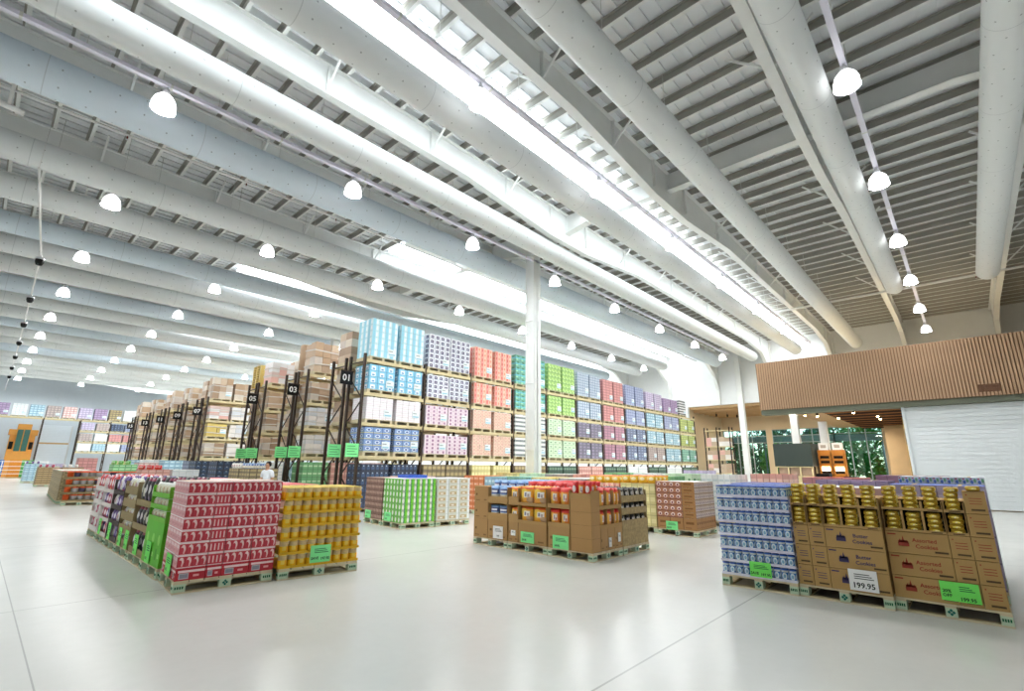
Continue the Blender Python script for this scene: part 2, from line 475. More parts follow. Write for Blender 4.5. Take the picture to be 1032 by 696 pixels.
# ------------------------------------------------------------------ air ducts
def duct_mat(name, c):
    m, nt, b = _nt(name); b.inputs['Roughness'].default_value = 0.6; b.inputs['Specular IOR Level'].default_value = 0.2
    uv = nt.nodes.new('ShaderNodeUVMap'); sx = nt.nodes.new('ShaderNodeSeparateXYZ'); nt.links.new(uv.outputs[0], sx.inputs[0])
    fu = math_node(nt, 'FRACT', sx.outputs[0]); fv = math_node(nt, 'FRACT', sx.outputs[1])
    fl = math_node(nt, 'MULTIPLY', math_node(nt, 'FLOOR', sx.outputs[1]), 0.5)
    fu2 = math_node(nt, 'FRACT', math_node(nt, 'ADD', sx.outputs[0], fl))
    du = math_node(nt, 'DIVIDE', math_node(nt, 'SUBTRACT', fu2, 0.5), 0.055); dv = math_node(nt, 'DIVIDE', math_node(nt, 'SUBTRACT', fv, 0.5), 0.035)
    dot = math_node(nt, 'LESS_THAN', math_node(nt, 'ADD', math_node(nt, 'MULTIPLY', du, du), math_node(nt, 'MULTIPLY', dv, dv)), 1.0)
    seam = math_node(nt, 'LESS_THAN', math_node(nt, 'FRACT', math_node(nt, 'DIVIDE', sx.outputs[1], 6.0)), 0.006)
    c1 = mix_col(nt, math_node(nt, 'MULTIPLY', dot, 0.55), c, '#5d6462')
    c2 = mix_col(nt, math_node(nt, 'MULTIPLY', seam, 0.35), c1, '#8c9294')
    nt.links.new(c2, b.inputs['Base Color'])
    return m
duct_fab = duct_mat('duct_fabric', '#dfe3e3')
duct_blue = duct_mat('duct_fabric_bluish', '#d3e0ea')
WIRES = {}
def wire_mesh(L):
    k = round(L, 2)
    if k not in WIRES: WIRES[k] = MB().cyl((0, 0, 0), (0, 0, L), 0.008, n=5, mat=grey_steel).mesh('hanger_wire')
    return WIRES[k]
def duct(y, z, r, x0, x1, mat, label):
    mb = MB(); n = 28; L = x1 - x0; vc = L / 0.5
    xs = [(x0, r), (x1 - 0.12, r), (x1 - 0.03, r * 0.93), (x1, r * 0.8)]
    for (xa, ra), (xb, rb) in zip(xs, xs[1:]):
        for k in range(n):
            a, b2 = 2 * PI * k / n, 2 * PI * (k + 1) / n
            P = lambda x, rr, t: (x, y + rr * math.cos(t), z + rr * math.sin(t))
            uva = (xa - x0) / L * vc; uvb = (xb - x0) / L * vc
            mb.face([P(xa, ra, a), P(xb, rb, a), P(xb, rb, b2), P(xa, ra, b2)], mat, [(k * 7 / n, uva), (k * 7 / n, uvb), ((k + 1) * 7 / n, uvb), ((k + 1) * 7 / n, uva)], True)
    mb.face([(x1, y + r * 0.8 * math.cos(2 * PI * k / n), z + r * 0.8 * math.sin(2 * PI * k / n)) for k in range(n)], mat, [(0, 0.1)] * n)
    o = obj('air_duct', mb)
    tag(o, label, 'air duct', 'round fabric air ducts under the roof')
    x = x0 + 2
    while x < x1:
        obj('hanger_wire', wire_mesh(EYE + 10.1 - z - r), o, (x, y, z + r)); x += 3.0
    rm = MB()
    rm.bar((x0, y, z + r + 0.02), (x1, y, z + r + 0.02), 0.03, 0.04, white_steel)
    obj('suspension_rail', rm, o)
    return o
DZ = EYE + 8.3
DUCTS = [(-1.86, .38, 28.1, 0), (1.31, .34, 27.9, 0), (4.38, .38, 39, 0), (7.9, .38, 38.6, 0), (10.96, .38, 39, 0), (13.67, .45, 39, 1),
         (17.72, .39, 38.0, 0), (20.6, .40, 39, 0), (23.9, .38, 39, 1), (26.3, .40, 39, 0), (29.0, .40, 39, 0), (32.4, .40, 39, 1), (35.1, .40, 39, 0), (38.5, .40, 39, 0),
         (41.2, .40, 39, 1), (44.6, .40, 39, 0), (47.3, .40, 39, 0), (50.7, .40, 39, 1), (53.4, .40, 39, 0), (56.8, .40, 39, 0), (59.5, .40, 39, 0), (62.9, .40, 39, 0), (65.6, .40, 39, 0)]
DL = ['pale grey air duct straight overhead at the far right, beyond the dome lamps', 'pale grey air duct just left of the right-hand line of dome lamps',
      'pale grey air duct in the middle of the roof, left of the tan fascia end', 'grey air duct beside the brilliant white light band',
      'white air duct next left of the duct beside the bright light band', 'thick bluish air duct passing behind the top of the white column']
for i, (y, r, x1, bl) in enumerate(DUCTS):
    lab = DL[i] if i < len(DL) else 'long round air duct, %s row back counted from the one behind the white column top' % ORD[i - 5]
    duct(y, DZ, r, -6.5, x1, duct_blue if bl else duct_fab, lab)

# ------------------------------------------------------------------ lamp lines
trunk_m = plain('trunking_paint', '#e2e0ee', 0.4, vary=0.02)
lamp_glow = glow('lamp_dome_glow', '#ffffff', 2.2); lamp_face = glow('lamp_face_glow', '#ffffff', 180.0)
lamp_cap = plain('lamp_cap', '#d7d8dc', 0.4, vary=0)
ROWS = [.65, 6.8, 12.27, 18.65, 24.85, 31, 37.1, 43.2, 49.3, 55.4, 61.5, 67.6]
XS = [1.45, 6.2, 11.05, 16.0, 21.05, 26.1, 31.2, 36.25]
dm = MB(); dm.lathe([(0.245, -0.18), (0.24, -0.04), (0.2, 0.09), (0.13, 0.18), (0.07, 0.22)], n=18, mat=lamp_glow)
dm.lathe([(0.0, -0.165), (0.232, -0.165)], n=18, mat=lamp_face)
dome_me = dm.mesh('dome')
cm_ = MB(); cm_.lathe([(0.0, 0.21), (0.08, 0.21), (0.075, 0.30), (0.05, 0.34), (0.05, 0.36), (0.0, 0.36)], n=12, mat=lamp_cap)
cap_me = cm_.mesh('cap')
rm_ = MB(); rm_.cyl((0, 0, 0.35), (0, 0, 0.412), 0.02, n=8, mat=lamp_cap); rod_me = rm_.mesh('hook')
for i, y in enumerate(ROWS):
    mb = MB(); z = EYE + 8.42
    mb.box(-7, 37.6, y - 0.06, y + 0.06, z, z + 0.09, trunk_m)
    x = -6
    while x < 37:
        mb.box(x, x + 0.05, y - 0.065, y + 0.065, z - 0.005, z + 0.1, grey_steel); x += 2.5
    o = obj('lighting_trunk', mb)
    tag(o, 'straight white lighting trunk carrying the %s line of dome lamps from the right' % ORD[i], 'lighting track', 'lighting trunks under the roof')
    x = -5
    while x < 37: obj('hanger_wire', wire_mesh(RZ - z - 0.09), o, (x, y, z + 0.09)); x += 2.5
    for j, x in enumerate(XS):
        if i < 2 and j < (2 if i == 0 else 1): continue
        assemble('pendant_lamp', [('dome', dome_me), ('cap', cap_me), ('hook', rod_me)], (x, y, EYE + 8.0), 0,
                 'glowing dome lamp, %s from the near end of the %s lamp line from the right' % (ORD[j], ORD[i]), 'lamp', 'dome lamps on the lighting trunks')

# ------------------------------------------------------------------ daylight strips in the roof
sky_glow = glow('skylight_diffuser', '#f6fbff', 6.0)
for i, (yc, xa) in enumerate([(8.5, -6), (18.0, 11.5), (26.0, 7.5), (38.6, 8), (47.0, 3), (57.0, 0), (66.5, -4), (74.0, -6)]):  # last strip, by the far wall, is added to brighten that wall
    mb = MB(); z = EYE + 9.78
    mb.box(xa, 41.5, yc - 0.62, yc + 0.62, z, z + 0.04, sky_glow)
    mb.box(xa, 41.5, yc - 0.68, yc - 0.62, z - 0.02, z + 0.10, white_steel); mb.box(xa, 41.5, yc + 0.62, yc + 0.68, z - 0.02, z + 0.10, white_steel)
    tag(obj('window_%d' % (i + 4), mb), kind='structure')

# ------------------------------------------------------------------ sprinkler pipes
pipe_m = plain('pipe_paint', '#e8e8e6', 0.4, vary=0.02)
red_m = plain('sprinkler_red', '#7c2a2a', 0.5, vary=0)
def pipe(p0, p1, r, label, heads=3.0):
    mb = MB(); mb.cyl(p0, p1, r, n=8, mat=pipe_m)
    o = obj('hanging_sprinkler_pipe', mb); tag(o, label, 'pipe', 'sprinkler pipes under the roof')
    d = Vector(p1) - Vector(p0); L = d.length; d.normalize(); t = 1.2
    hm = MB(); hm.cyl((0, 0, 0), (0, 0, -0.09), 0.018, n=6, mat=red_m); hm.cyl((0, 0, -0.09), (0, 0, -0.1), 0.035, n=8, mat=lamp_cap)
    hme = hm.mesh('sprinkler_head')
    while t < L:
        q = Vector(p0) + d * t
        obj('sprinkler_head', hme, o, (q.x, q.y, q.z - r)); t += heads
pipe((30.5, -8.8, EYE + 8.96), (30.5, 8.5, EYE + 8.96), 0.06, 'white sprinkler pipe crossing above the timber fascia between two duct ends')
for i, y in enumerate([5.05, 11.6, 15.3, 21.6, 27.8, 33.6, 39.9]):
    pipe((-6, y, EYE + (9.12 if i == 0 else 8.56)), (39.0, y, EYE + (9.12 if i == 0 else 8.56)), 0.035,
         ['thin white sprinkler pipe running beside the middle duct', 'thin white sprinkler pipe running over the white duct beside the bright band', 'thin white sprinkler pipe running just beyond the bluish duct'][i] if i < 3 else 'thin white sprinkler pipe, %s parallel run beyond the bluish duct' % ORD[i - 2])

# security-camera conduit near the left edge and a mount on a rod
mb = MB(); pts = [(0.30, 24.0, EYE + 7.5), (0.50, 40.0, EYE + 7.5), (0.70, 72.0, EYE + 7.5)]
pts = [(-0.25, 16.8, EYE + 7.5), (0.30, 24.5, EYE + 7.5), (0.62, 46, EYE + 7.5), (0.9, 76, EYE + 7.5)]
for a, b2 in zip(pts, pts[1:]): mb.cyl(a, b2, 0.03, n=8, mat=pipe_m)
o = obj('cable_conduit', mb); tag(o, 'thin white conduit with black cameras slanting down at the far left', 'conduit')
for a in pts: obj('hanger_wire', wire_mesh(RZ - a[2]), o, a)
bodym = MB(); bodym.lathe([(0, -0.30), (0.09, -0.27), (0.13, -0.16), (0.13, -0.06)], n=14, mat=black); bodym.lathe([(0.13, -0.06), (0.14, -0.0), (0.05, 0.03)], n=14, mat=lamp_cap)
stm = MB(); stm.cyl((0, 0, 0.0), (0, 0, 0.1), 0.02, n=6, mat=lamp_cap)
dome_c, stem_c = bodym.mesh('camera_dome'), stm.mesh('stem')
for i, t in enumerate([24.3, 30.6, 36.7, 42.8, 48.9, 55, 61]):
    q = Vector(pts[1]).lerp(Vector(pts[2]), (t - 24.5) / 21.5) if t < 46 else Vector(pts[2]).lerp(Vector(pts[3]), (t - 46) / 30)
    assemble('hanging_camera', [('camera_dome', dome_c), ('stem', stem_c)], (q.x, q.y, q.z - 0.135), 0,
             'small black ceiling camera, %s from the top of the slanting white conduit' % ORD[i], 'security camera', 'cameras on the conduit')
mb = MB(); mb.cyl((-0.97, 15, EYE + 8.0), (-0.97, 15, RZ), 0.035, n=8, mat=pipe_m); mb.cyl((-1.3, 15, EYE + 7.97), (-0.7, 15.1, EYE + 7.97), 0.07, n=10, mat=pipe_m)
tag(obj('hanging_bracket', mb), 'white rod with a short cross tube hanging by the top left corner', 'bracket')

# ------------------------------------------------------------------ outside and light
ground = plain('outside_ground', '#7d8a68', 0.9, vary=0.2, scale=0.5)
mb = MB(); mb.box(50.3, 110, -40, 60, -0.3, -0.05, ground); struct('ground_outside', mb)
leaf_mats = [plain('leaf_a', '#4f8f3c', 0.7, vary=0.3, scale=2), plain('leaf_b', '#2f6a3f', 0.7, vary=0.3, scale=2), plain('leaf_c', '#7fae4a', 0.7, vary=0.3, scale=2)]
bark = plain('bark', '#57473a', 0.9, vary=0.2)
def tree(x, y, h, k, label):
    rnd = random.Random(int(x * 7 + y * 13)); mb = MB(); lm = leaf_mats[k]
    for i in range(1500):
        a = rnd.random() * 2 * PI; t = rnd.random(); rr = h * 0.34 * math.sqrt(rnd.random()) * math.sin(PI * (0.15 + 0.8 * t))
        c = Vector((x + rr * math.cos(a), y + rr * math.sin(a), h * (0.12 + 0.88 * t)))
        u = Vector((rnd.uniform(-1, 1), rnd.uniform(-1, 1), rnd.uniform(-1, 1))).normalized(); w = u.cross(Vector((rnd.uniform(-1, 1), rnd.uniform(-1, 1), 1))).normalized()
        s = rnd.uniform(0.14, 0.34)
        mb.face([c - u * s, c + w * s * 0.5, c + u * s, c - w * s * 0.5], lm)
    t = assemble('tree', [('crown', mb.mesh('crown'))], (0, 0, 0), 0, label, 'tree', 'trees outside the windows')
    tb = MB(); tb.cyl((x, y, -0.05), (x, y, h * 0.7), 0.16, 0.06, n=8, mat=bark); obj('trunk', tb, t)
TL = ['bright green tree seen through the right-hand lobby window', 'dark green tree at the left edge of the right-hand lobby window', 'round light green tree between the white column and the beige post', 'dark tree seen just left of the white lobby column', 'dark tree showing beside the small rack of boxes', 'tall pale tree beyond the right-hand lobby window', 'dark tree behind the round light green one', 'green tree over the dark header board', 'tall dark tree filling the gap behind the other window trees', 'tall dark tree behind the trees left of the lobby column', 'dark tree behind the rack of boxes']
for i, a in enumerate([(57, 6.3, 6.5, 0), (58, 11.3, 6, 1), (57, 15.0, 4.2, 2), (58, 18.7, 5, 1), (58, 22.5, 5, 1), (64, 3.9, 8, 2), (63.5, 16.2, 7, 1), (62.4, 9.5, 8, 0), (69.6, 11.5, 9, 1), (69.2, 20, 9, 1), (64.8, 26.2, 8, 1)]):
    tree(*a, TL[i])
canopy_m = plain('canopy_grey', '#8f9a9c', .5, vary=.05)
mb = MB(); mb.box(51.2, 53.6, 5, 19.5, 4.1, 4.3, canopy_m); mb.box(51.15, 51.2, 5, 19.5, 4.0, 4.55, canopy_m)
for yy in (5.3, 10, 14.7, 19.2): mb.cyl((53, yy, -.05), (53, yy, 4.1), .07, n=10, mat=canopy_m)
tag(obj('entrance_canopy', mb), 'grey entrance canopy crossing outside the upper window panes', 'canopy')
w = bpy.data.worlds.new('sky'); bpy.context.scene.world = w; w.use_nodes = True
wn = w.node_tree; bg = wn.nodes['Background']
st_ = wn.nodes.new('ShaderNodeTexSky'); st_.sky_type = 'NISHITA'; st_.sun_disc = False; st_.sun_elevation = math.radians(50); st_.sun_rotation = math.radians(120)
wn.links.new(st_.outputs[0], bg.inputs[0]); bg.inputs[1].default_value = 0.5

# spotlights of the lobby and cafe ceiling
warm = glow('spot_glow', '#ffd9a0', 40.0)
sb = MB(); sb.cyl((0, 0, 0), (0, 0, 0.22), 0.07, n=12, mat=black, caps=False); sb.cyl((0, 0, 0.2), (0, 0, 0.22), 0.07, n=12, mat=black)
sl = MB(); sl.lathe([(0.0, -0.03), (0.05, -0.02), (0.075, 0.03), (0.0, 0.03)], n=12, mat=warm)
ss = MB(); ss.cyl((0, 0, 0.22), (0, 0, 0.4), 0.012, n=6, mat=black)
me_s = (sb.mesh('spot_body'), sl.mesh('bulb'), ss.mesh('stem'))
def spot(x, y, z, label, lit=True):
    parts = [('spot_body', me_s[0]), ('stem', me_s[2])] + ([('bulb', me_s[1])] if lit else [])
    assemble('spotlight', parts, (x, y, z), 0, label, 'spotlight', 'ceiling spotlights of the lobby')
for i, (x, yr) in enumerate([(31.5, .224), (33, .205), (34, .186), (30.5, .168), (36, .155), (33, .132), (36, .1), (38, .097)]):
    spot(x, x * yr, 4.66, 'lit warm spotlight under the cafe ceiling, %s from the left' % ORD[i])
for i, (x, y) in enumerate([(44, 15.9), (45, 15.3), (46, 14.8), (44, 13.9), (45, 11.8), (43.5, 10.8)]):
    spot(x, y, 6.05, 'unlit black spotlight on the lobby ceiling, %s from the left' % ORD[i], False)
def lamp(name, loc, energy, size, c):
    l = bpy.data.lights.new(name, 'AREA'); l.energy = energy; l.size = size; l.color = c; l.shape = 'DISK'
    o = bpy.data.objects.new(name, l); C.objects.link(o); o.location = loc; return o
for i, (x, y, z) in enumerate([(34, 6.0, 4.6), (38, 3.0, 4.6), (44, 5.5, 4.6), (46, 13.5, 6.2), (44, 10, 6.2)]):
    lamp('lobby_fill_light', (x, y, z), 120, 1.2, (1, .9, .76))  # added area lights fill lobby and cafe, larger than the modelled spotlights
# ------------------------------------------------------------------ pallet racks
def rack_pallet_mesh(w=1.15, d=1.0):
    mb = MB(); h = 0.13
    for i in range(6): mb.box(-w / 2 + i * w / 6 + 0.01, -w / 2 + (i + 1) * w / 6 - 0.01, 0, d, h - 0.025, h, wood_pallet)
    for x in (-w / 2 + 0.05, 0, w / 2 - 0.05): mb.box(x - 0.05, x + 0.05, 0, d, 0.02, h - 0.025, wood_pallet); mb.box(x - 0.05, x + 0.05, 0, d, 0, 0.02, wood_pallet)
    return mb.mesh('pallet')
RP = rack_pallet_mesh()
blue_pal = plain('pallet_blue', '#1f3f7a', 0.7, vary=0.1)
label_m = cell('load_label', '#eef6f8', [('r', .1, .9, .1, .3, '#9fd3e6'), ('r', .1, .6, .6, .75, '#a8b4b8')], vary=0)
lm_ = MB(); lm_.box(0, 0.34, -0.012, 0, 0, 0.26, label_m); LBL = lm_.mesh('paper_label')

def cargo_mesh(w, d, h, nx, nz, mat, seed, jit=0.006, gap=0.004, mats=None, cells=(1, 1), ny=1, topjit=0.0):
    rnd = random.Random(seed); mb = MB()
    for k in range(nz):
        for i in range(nx):
            x0 = -w / 2 + w * i / nx + gap; x1 = -w / 2 + w * (i + 1) / nx - gap
            z0 = h * k / nz + (gap if k else 0); z1 = h * (k + 1) / nz
            if k == nz - 1: z1 -= rnd.random() * topjit
            j = rnd.uniform(-jit, jit)
            mm = rnd.choice(mats) if mats else mat
            mb.box(x0 + j * .5, x1 + j * .5, j, d + j, z0, z1, mm, (cells[0], 3, cells[1]))
    return mb.mesh('cargo')

P = {}
def pk(name, base, items, gap=None, gapw=.04, **k):
    f = .06 if name in ('navy_case', 'bronze_can', 'dark_green', 'grey_stripe', 'blk_stripe', 'navy_bottle') else .2
    P[name] = cell('pack_' + name, haze_mix(base, f), [tuple(it[:-1]) + (haze_mix(it[-1], f * .55),) for it in items], haze_mix(gap, f * .6) if gap else None, gapw, **k)
pk('cyan_towel', '#cfeef6', [('r', 0, .5, 0, 1, '#8fd4ea'), ('c', .7, .5, .12, .35, '#f2fbfd')], '#9ccfdf', .05)
pk('cyan_spot', '#5fbfe4', [('r', .25, .75, .1, .75, '#f3f7fa'), ('r', .35, .65, .2, .45, '#3f8fc4')], '#3b9cc4', .06)
pk('white_tissue', '#f2eff2', [('r', .1, .9, .35, .5, '#e4d5de')], '#c9bcc8', .04)
pk('blue_yellow', '#4d83c6', [('r', 0, 1, .0, .14, '#e3dc7a'), ('c', .5, .55, .28, .26, '#d7e6f4'), ('c', .5, .55, .16, .16, '#2b4f9c')], '#2f5aa0', .04)
pk('navy_bottle', '#e7eaf2', [('r', .25, .8, .1, .72, '#3b3a63'), ('r', .38, .62, .3, .5, '#c9c4da')], '#b4bccf', .06)
pk('pink_bottle', '#efdce8', [('r', .28, .7, .15, .8, '#b987a8'), ('r', .38, .6, .3, .6, '#6f4f7c')], '#d9c4d2', .05)
pk('red_peach', '#ee8f7c', [('r', .5, 1, 0, 1, '#f6ccb4'), ('r', .12, .4, .2, .8, '#d85f56'), ('c', .72, .5, .14, .3, '#e98a6c')], '#d8796c', .04)
pk('peach_dot', '#eecbb4', [('c', .5, .5, .28, .28, '#cf8a70'), ('r', .4, .6, .4, .6, '#f7e7dc')], '#d0a088', .05)
pk('teal', '#3fae92', [('r', 0, 1, .35, .62, '#5cc0cf'), ('c', .5, .75, .3, .16, '#2a8158'), ('c', .3, .2, .2, .12, '#a5dca8')], '#23745f', .04)
pk('grey_stripe', '#eceeea', [('r', 0, 1, .1, .55, '#7d8688')], '#c6cbc8', .03)
pk('lime', '#8cc84a', [('c', .35, .6, .22, .22, '#c3e27a'), ('r', .55, .9, .2, .45, '#d4ecA0'), ('r', .1, .35, .1, .25, '#4f9434')], '#649c38', .04)
pk('pale_green', '#cfe6c2', [('r', .3, .7, .35, .6, '#5f9a64'), ('r', 0, 1, 0, .12, '#a7cf9f')], '#9fc29b', .04)
pk('blue_lattice', '#8fa9c6', [('c', .5, .5, .3, .3, '#dfe7ee'), ('r', .4, .6, .4, .6, '#4c688f')], '#5c7898', .06)
pk('purple_dark', '#5d5370', [('r', .1, .9, .4, .75, '#7a7392'), ('r', .3, .6, .5, .65, '#b8b0c8')], '#3d3750', .05)
pk('red_brown', '#c06a68', [('r', .1, .9, .3, .6, '#d99690')], '#8c4a4e', .06)
pk('magenta', '#9a5a76', [('r', .1, .9, .35, .7, '#bb8196')], '#6c3a55', .05)
pk('blue_violet', '#7f8fbe', [('r', .2, .8, .3, .7, '#c3cee6'), ('r', .35, .65, .4, .6, '#4a5b94')], '#52618f', .06)
pk('navy', '#475a86', [('r', .1, .9, .35, .7, '#7389b0'), ('r', .3, .6, .45, .6, '#c5d2e2')], '#2c3a60', .05)
pk('lilac', '#a89abf', [('r', .1, .9, .3, .6, '#d4c9e0')], '#7a6c95', .06)
pk('cyan_blue', '#7fb0c8', [('r', .1, .9, .3, .65, '#b9d9e4'), ('r', .3, .6, .4, .55, '#e9f4f6')], '#55869e', .05)
pk('brown_box', '#9d8a86', [('r', .2, .8, .3, .6, '#c3b3ac')], '#6b5a58', .05)
pk('purple', '#86659a', [('r', .1, .9, .3, .6, '#b59ac2')], '#5b4270', .06)
pk('blk_stripe', '#e6e8e8', [('r', 0, 1, .15, .6, '#43474c')], '#b0b4b4', .03)
pk('olive', '#9db03c', [('r', .2, .8, .3, .65, '#c8d672')], '#6f8028', .05)
pk('teal_green', '#4f9d86', [('r', .1, .9, .3, .6, '#93c9b4')], '#2f6f5c', .05)
pk('navy_case', '#24344f', [('r', .15, .85, .2, .6, '#3d5578'), ('c', .5, .72, .16, .1, '#9fb2c6')], '#131c2e', .08)
pk('white_case', '#eef1f2', [('r', .1, .9, .4, .6, '#cfdbe0')], '#bcc6ca', .06)
pk('bronze_can', '#8a7a58', [('r', .1, .9, .3, .7, '#b9a878')], '#4a4030', .08)
pk('dark_green', '#3c5a4c', [('r', .1, .9, .35, .65, '#7c9a84')], '#22342c', .06)
pk('yellow_case', '#d9cc74', [('r', .1, .9, .3, .7, '#eee4a4')], '#a4974a', .05)
pk('green_case', '#4fb05a', [('r', .1, .9, .4, .6, '#c9e6bc')], '#2c7a3a', .06)
pk('red_case', '#d58d7c', [('r', .1, .9, .35, .6, '#edc7b8')], '#9c5a50', .06)
pk('pink_case', '#d9a8a4', [('r', .15, .85, .3, .65, '#f1dcd6')], '#9a6a6a', .06)

CARGO = {}
def cargo(kind, h, nx, nz, cells=(1, 1)):
    k = (kind, round(h, 2), nx, nz)
    if k not in CARGO: CARGO[k] = cargo_mesh(1.12, 0.98, h, nx, nz, P[kind], len(CARGO), cells=cells)
    return CARGO[k]
WR = [plain('wrapped_carton_%d' % i, c, 0.4, vary=0.12, scale=4, spec=0.5) for i, c in enumerate(['#b79a7c', '#c9b39a', '#d8ccbc', '#a88d74', '#cbbfb4', '#bfa58c'])]
WRW = [plain('wrapped_white_%d' % i, c, 0.4, vary=0.08, scale=4, spec=0.5) for i, c in enumerate(['#e6e4e4', '#d9dde2', '#ece6e0'])]
WRP = [plain('wrapped_pink_%d' % i, c, 0.4, vary=0.08, scale=4, spec=0.5) for i, c in enumerate(['#e2b3a8', '#d9c0b8'])]
WRY = [plain('wrapped_yellow_%d' % i, c, 0.4, vary=0.08, scale=4, spec=0.5) for i, c in enumerate(['#e2cf7c', '#d8c070'])]
film = plain('stretch_film', '#d9d4cc', 0.25, vary=0.1, spec=0.6)
def wrapped_mesh(h, seed, mats):
    rnd = random.Random(seed); mb = MB(); nx, nz = rnd.choice([(2, 3), (3, 4), (2, 4), (3, 3)]); w, d = 1.1, 0.96
    for k in range(nz):
        for i in range(nx):
            for j in range(2):
                q = rnd.uniform(-.015, .015); mm = rnd.choice(mats)
                mb.box(-w / 2 + w * i / nx + .006 + q, -w / 2 + w * (i + 1) / nx - .006 + q, d * j / 2 + .004 + q, d * (j + 1) / 2 - .004 + q, h * k / nz, h * (k + 1) / nz - .006 - (rnd.random() * .06 if k == nz - 1 else 0), mm)
    for t in range(2):                                           # creased bands of stretch film
        z = h * (0.25 + 0.42 * t + rnd.uniform(-.08, .08))
        mb.bar((-w / 2 - .022, -.024, z), (w / 2 + .022, -.024, z + rnd.uniform(-.08, .08)), .006, .05, film)
        mb.bar((-w / 2 - .022, -.024, z), (-w / 2 - .022, d + .02, z + rnd.uniform(-.08, .08)), .006, .05, film)
    return mb.mesh('cargo')
WM = {}
def wrapped(h, var, style='b'):
    k = (round(h, 1), var, style)
    if k not in WM: WM[k] = wrapped_mesh(h, hash((round(h * 10), var)) % 9999, {'b': WR, 'w': WRW, 'p': WRP + WRW[:1], 'y': WRY}[style])
    return WM[k]

def load(cm, x, y, z, label, group, rz=0.0, lab=True, lx=0.18, lz=0.2):
    parts = [('pallet', RP), ('cargo', cm, (0, 0.01, 0.132))]
    if lab: parts.append(('paper_label', LBL, (lx, 0.0, 0.13 + lz)))
    return assemble('pallet_load', parts, (x, y, z), rz, label, 'pallet load', group)

def upright_mesh(h, d):
    mb = MB(); w = 0.09
    for y in (0, d - w): mb.box(-w / 2, w / 2, y, y + w, 0, h, rack_brown); mb.box(-w / 2 - .03, w / 2 + .03, y - .02, y + w + .02, 0, 0.012, rack_brown)
    z = 0.35; s = 0
    while z + 0.9 < h:
        a, b2 = (w / 2, d - w / 2) if s % 2 == 0 else (d - w / 2, w / 2)
        mb.bar((0, a, z), (0, b2, z + 0.85), 0.035, 0.035, rack_brown)
        z += 0.9; s += 1
    for z in (0.3, h - 0.3): mb.bar((0, w, z), (0, d - w, z), 0.035, 0.035, rack_brown)
    return mb.mesh('upright_frame')
def beam_mesh(L):
    mb = MB(); mb.box(0.05, L - 0.05, 0, 0.05, -0.12, 0, beam_cream)
    for x in (0.045, L - 0.05): mb.box(x, x + 0.005, -0.005, 0.055, -0.2, 0.04, beam_cream)
    return mb.mesh('beam')
UPR = {}
def rack(xs, y0, d, beams, h, label, facing=1, deck=True):
    """rack with its open face toward -Y (facing=1)"""
    um = UPR.setdefault((h, d), upright_mesh(h, d))
    e = bpy.data.objects.new('pallet_rack', None); C.objects.link(e); e.location = (xs[0], y0, 0)
    tag(e, label, 'pallet rack', 'pallet racks')
    for x in xs: obj('upright_frame', um, e, (x - xs[0], 0, 0))
    bm = {}
    for bi, (a, b2) in enumerate(zip(xs, xs[1:])):
        L = round(b2 - a, 2)
        if L not in bm: bm[L] = beam_mesh(L)
        bl = beams[bi] if isinstance(beams[0], (list, tuple)) else beams
        for z in bl:
            obj('beam', bm[L], e, (a - xs[0], -0.03, z)); obj('beam', bm[L], e, (a - xs[0], d - 0.05, z))
    return e

BZ = [1.92, 3.09, 4.18, 5.42]
R1 = [r * 15.8 for r in (0.577, 0.751, 0.910, 1.089, 1.2495, 1.42, 1.588, 1.759, 1.933, 2.106, 2.268, 2.454)]
rack(R1, 15.8, 1.1, BZ, 5.62, 'long pallet rack of colourful packs behind the tall white column')
rack(R1[:3], 17.15, 1.1, BZ, 5.62, 'rack backing the long colourful rack, seen by its end frame at sign 01')
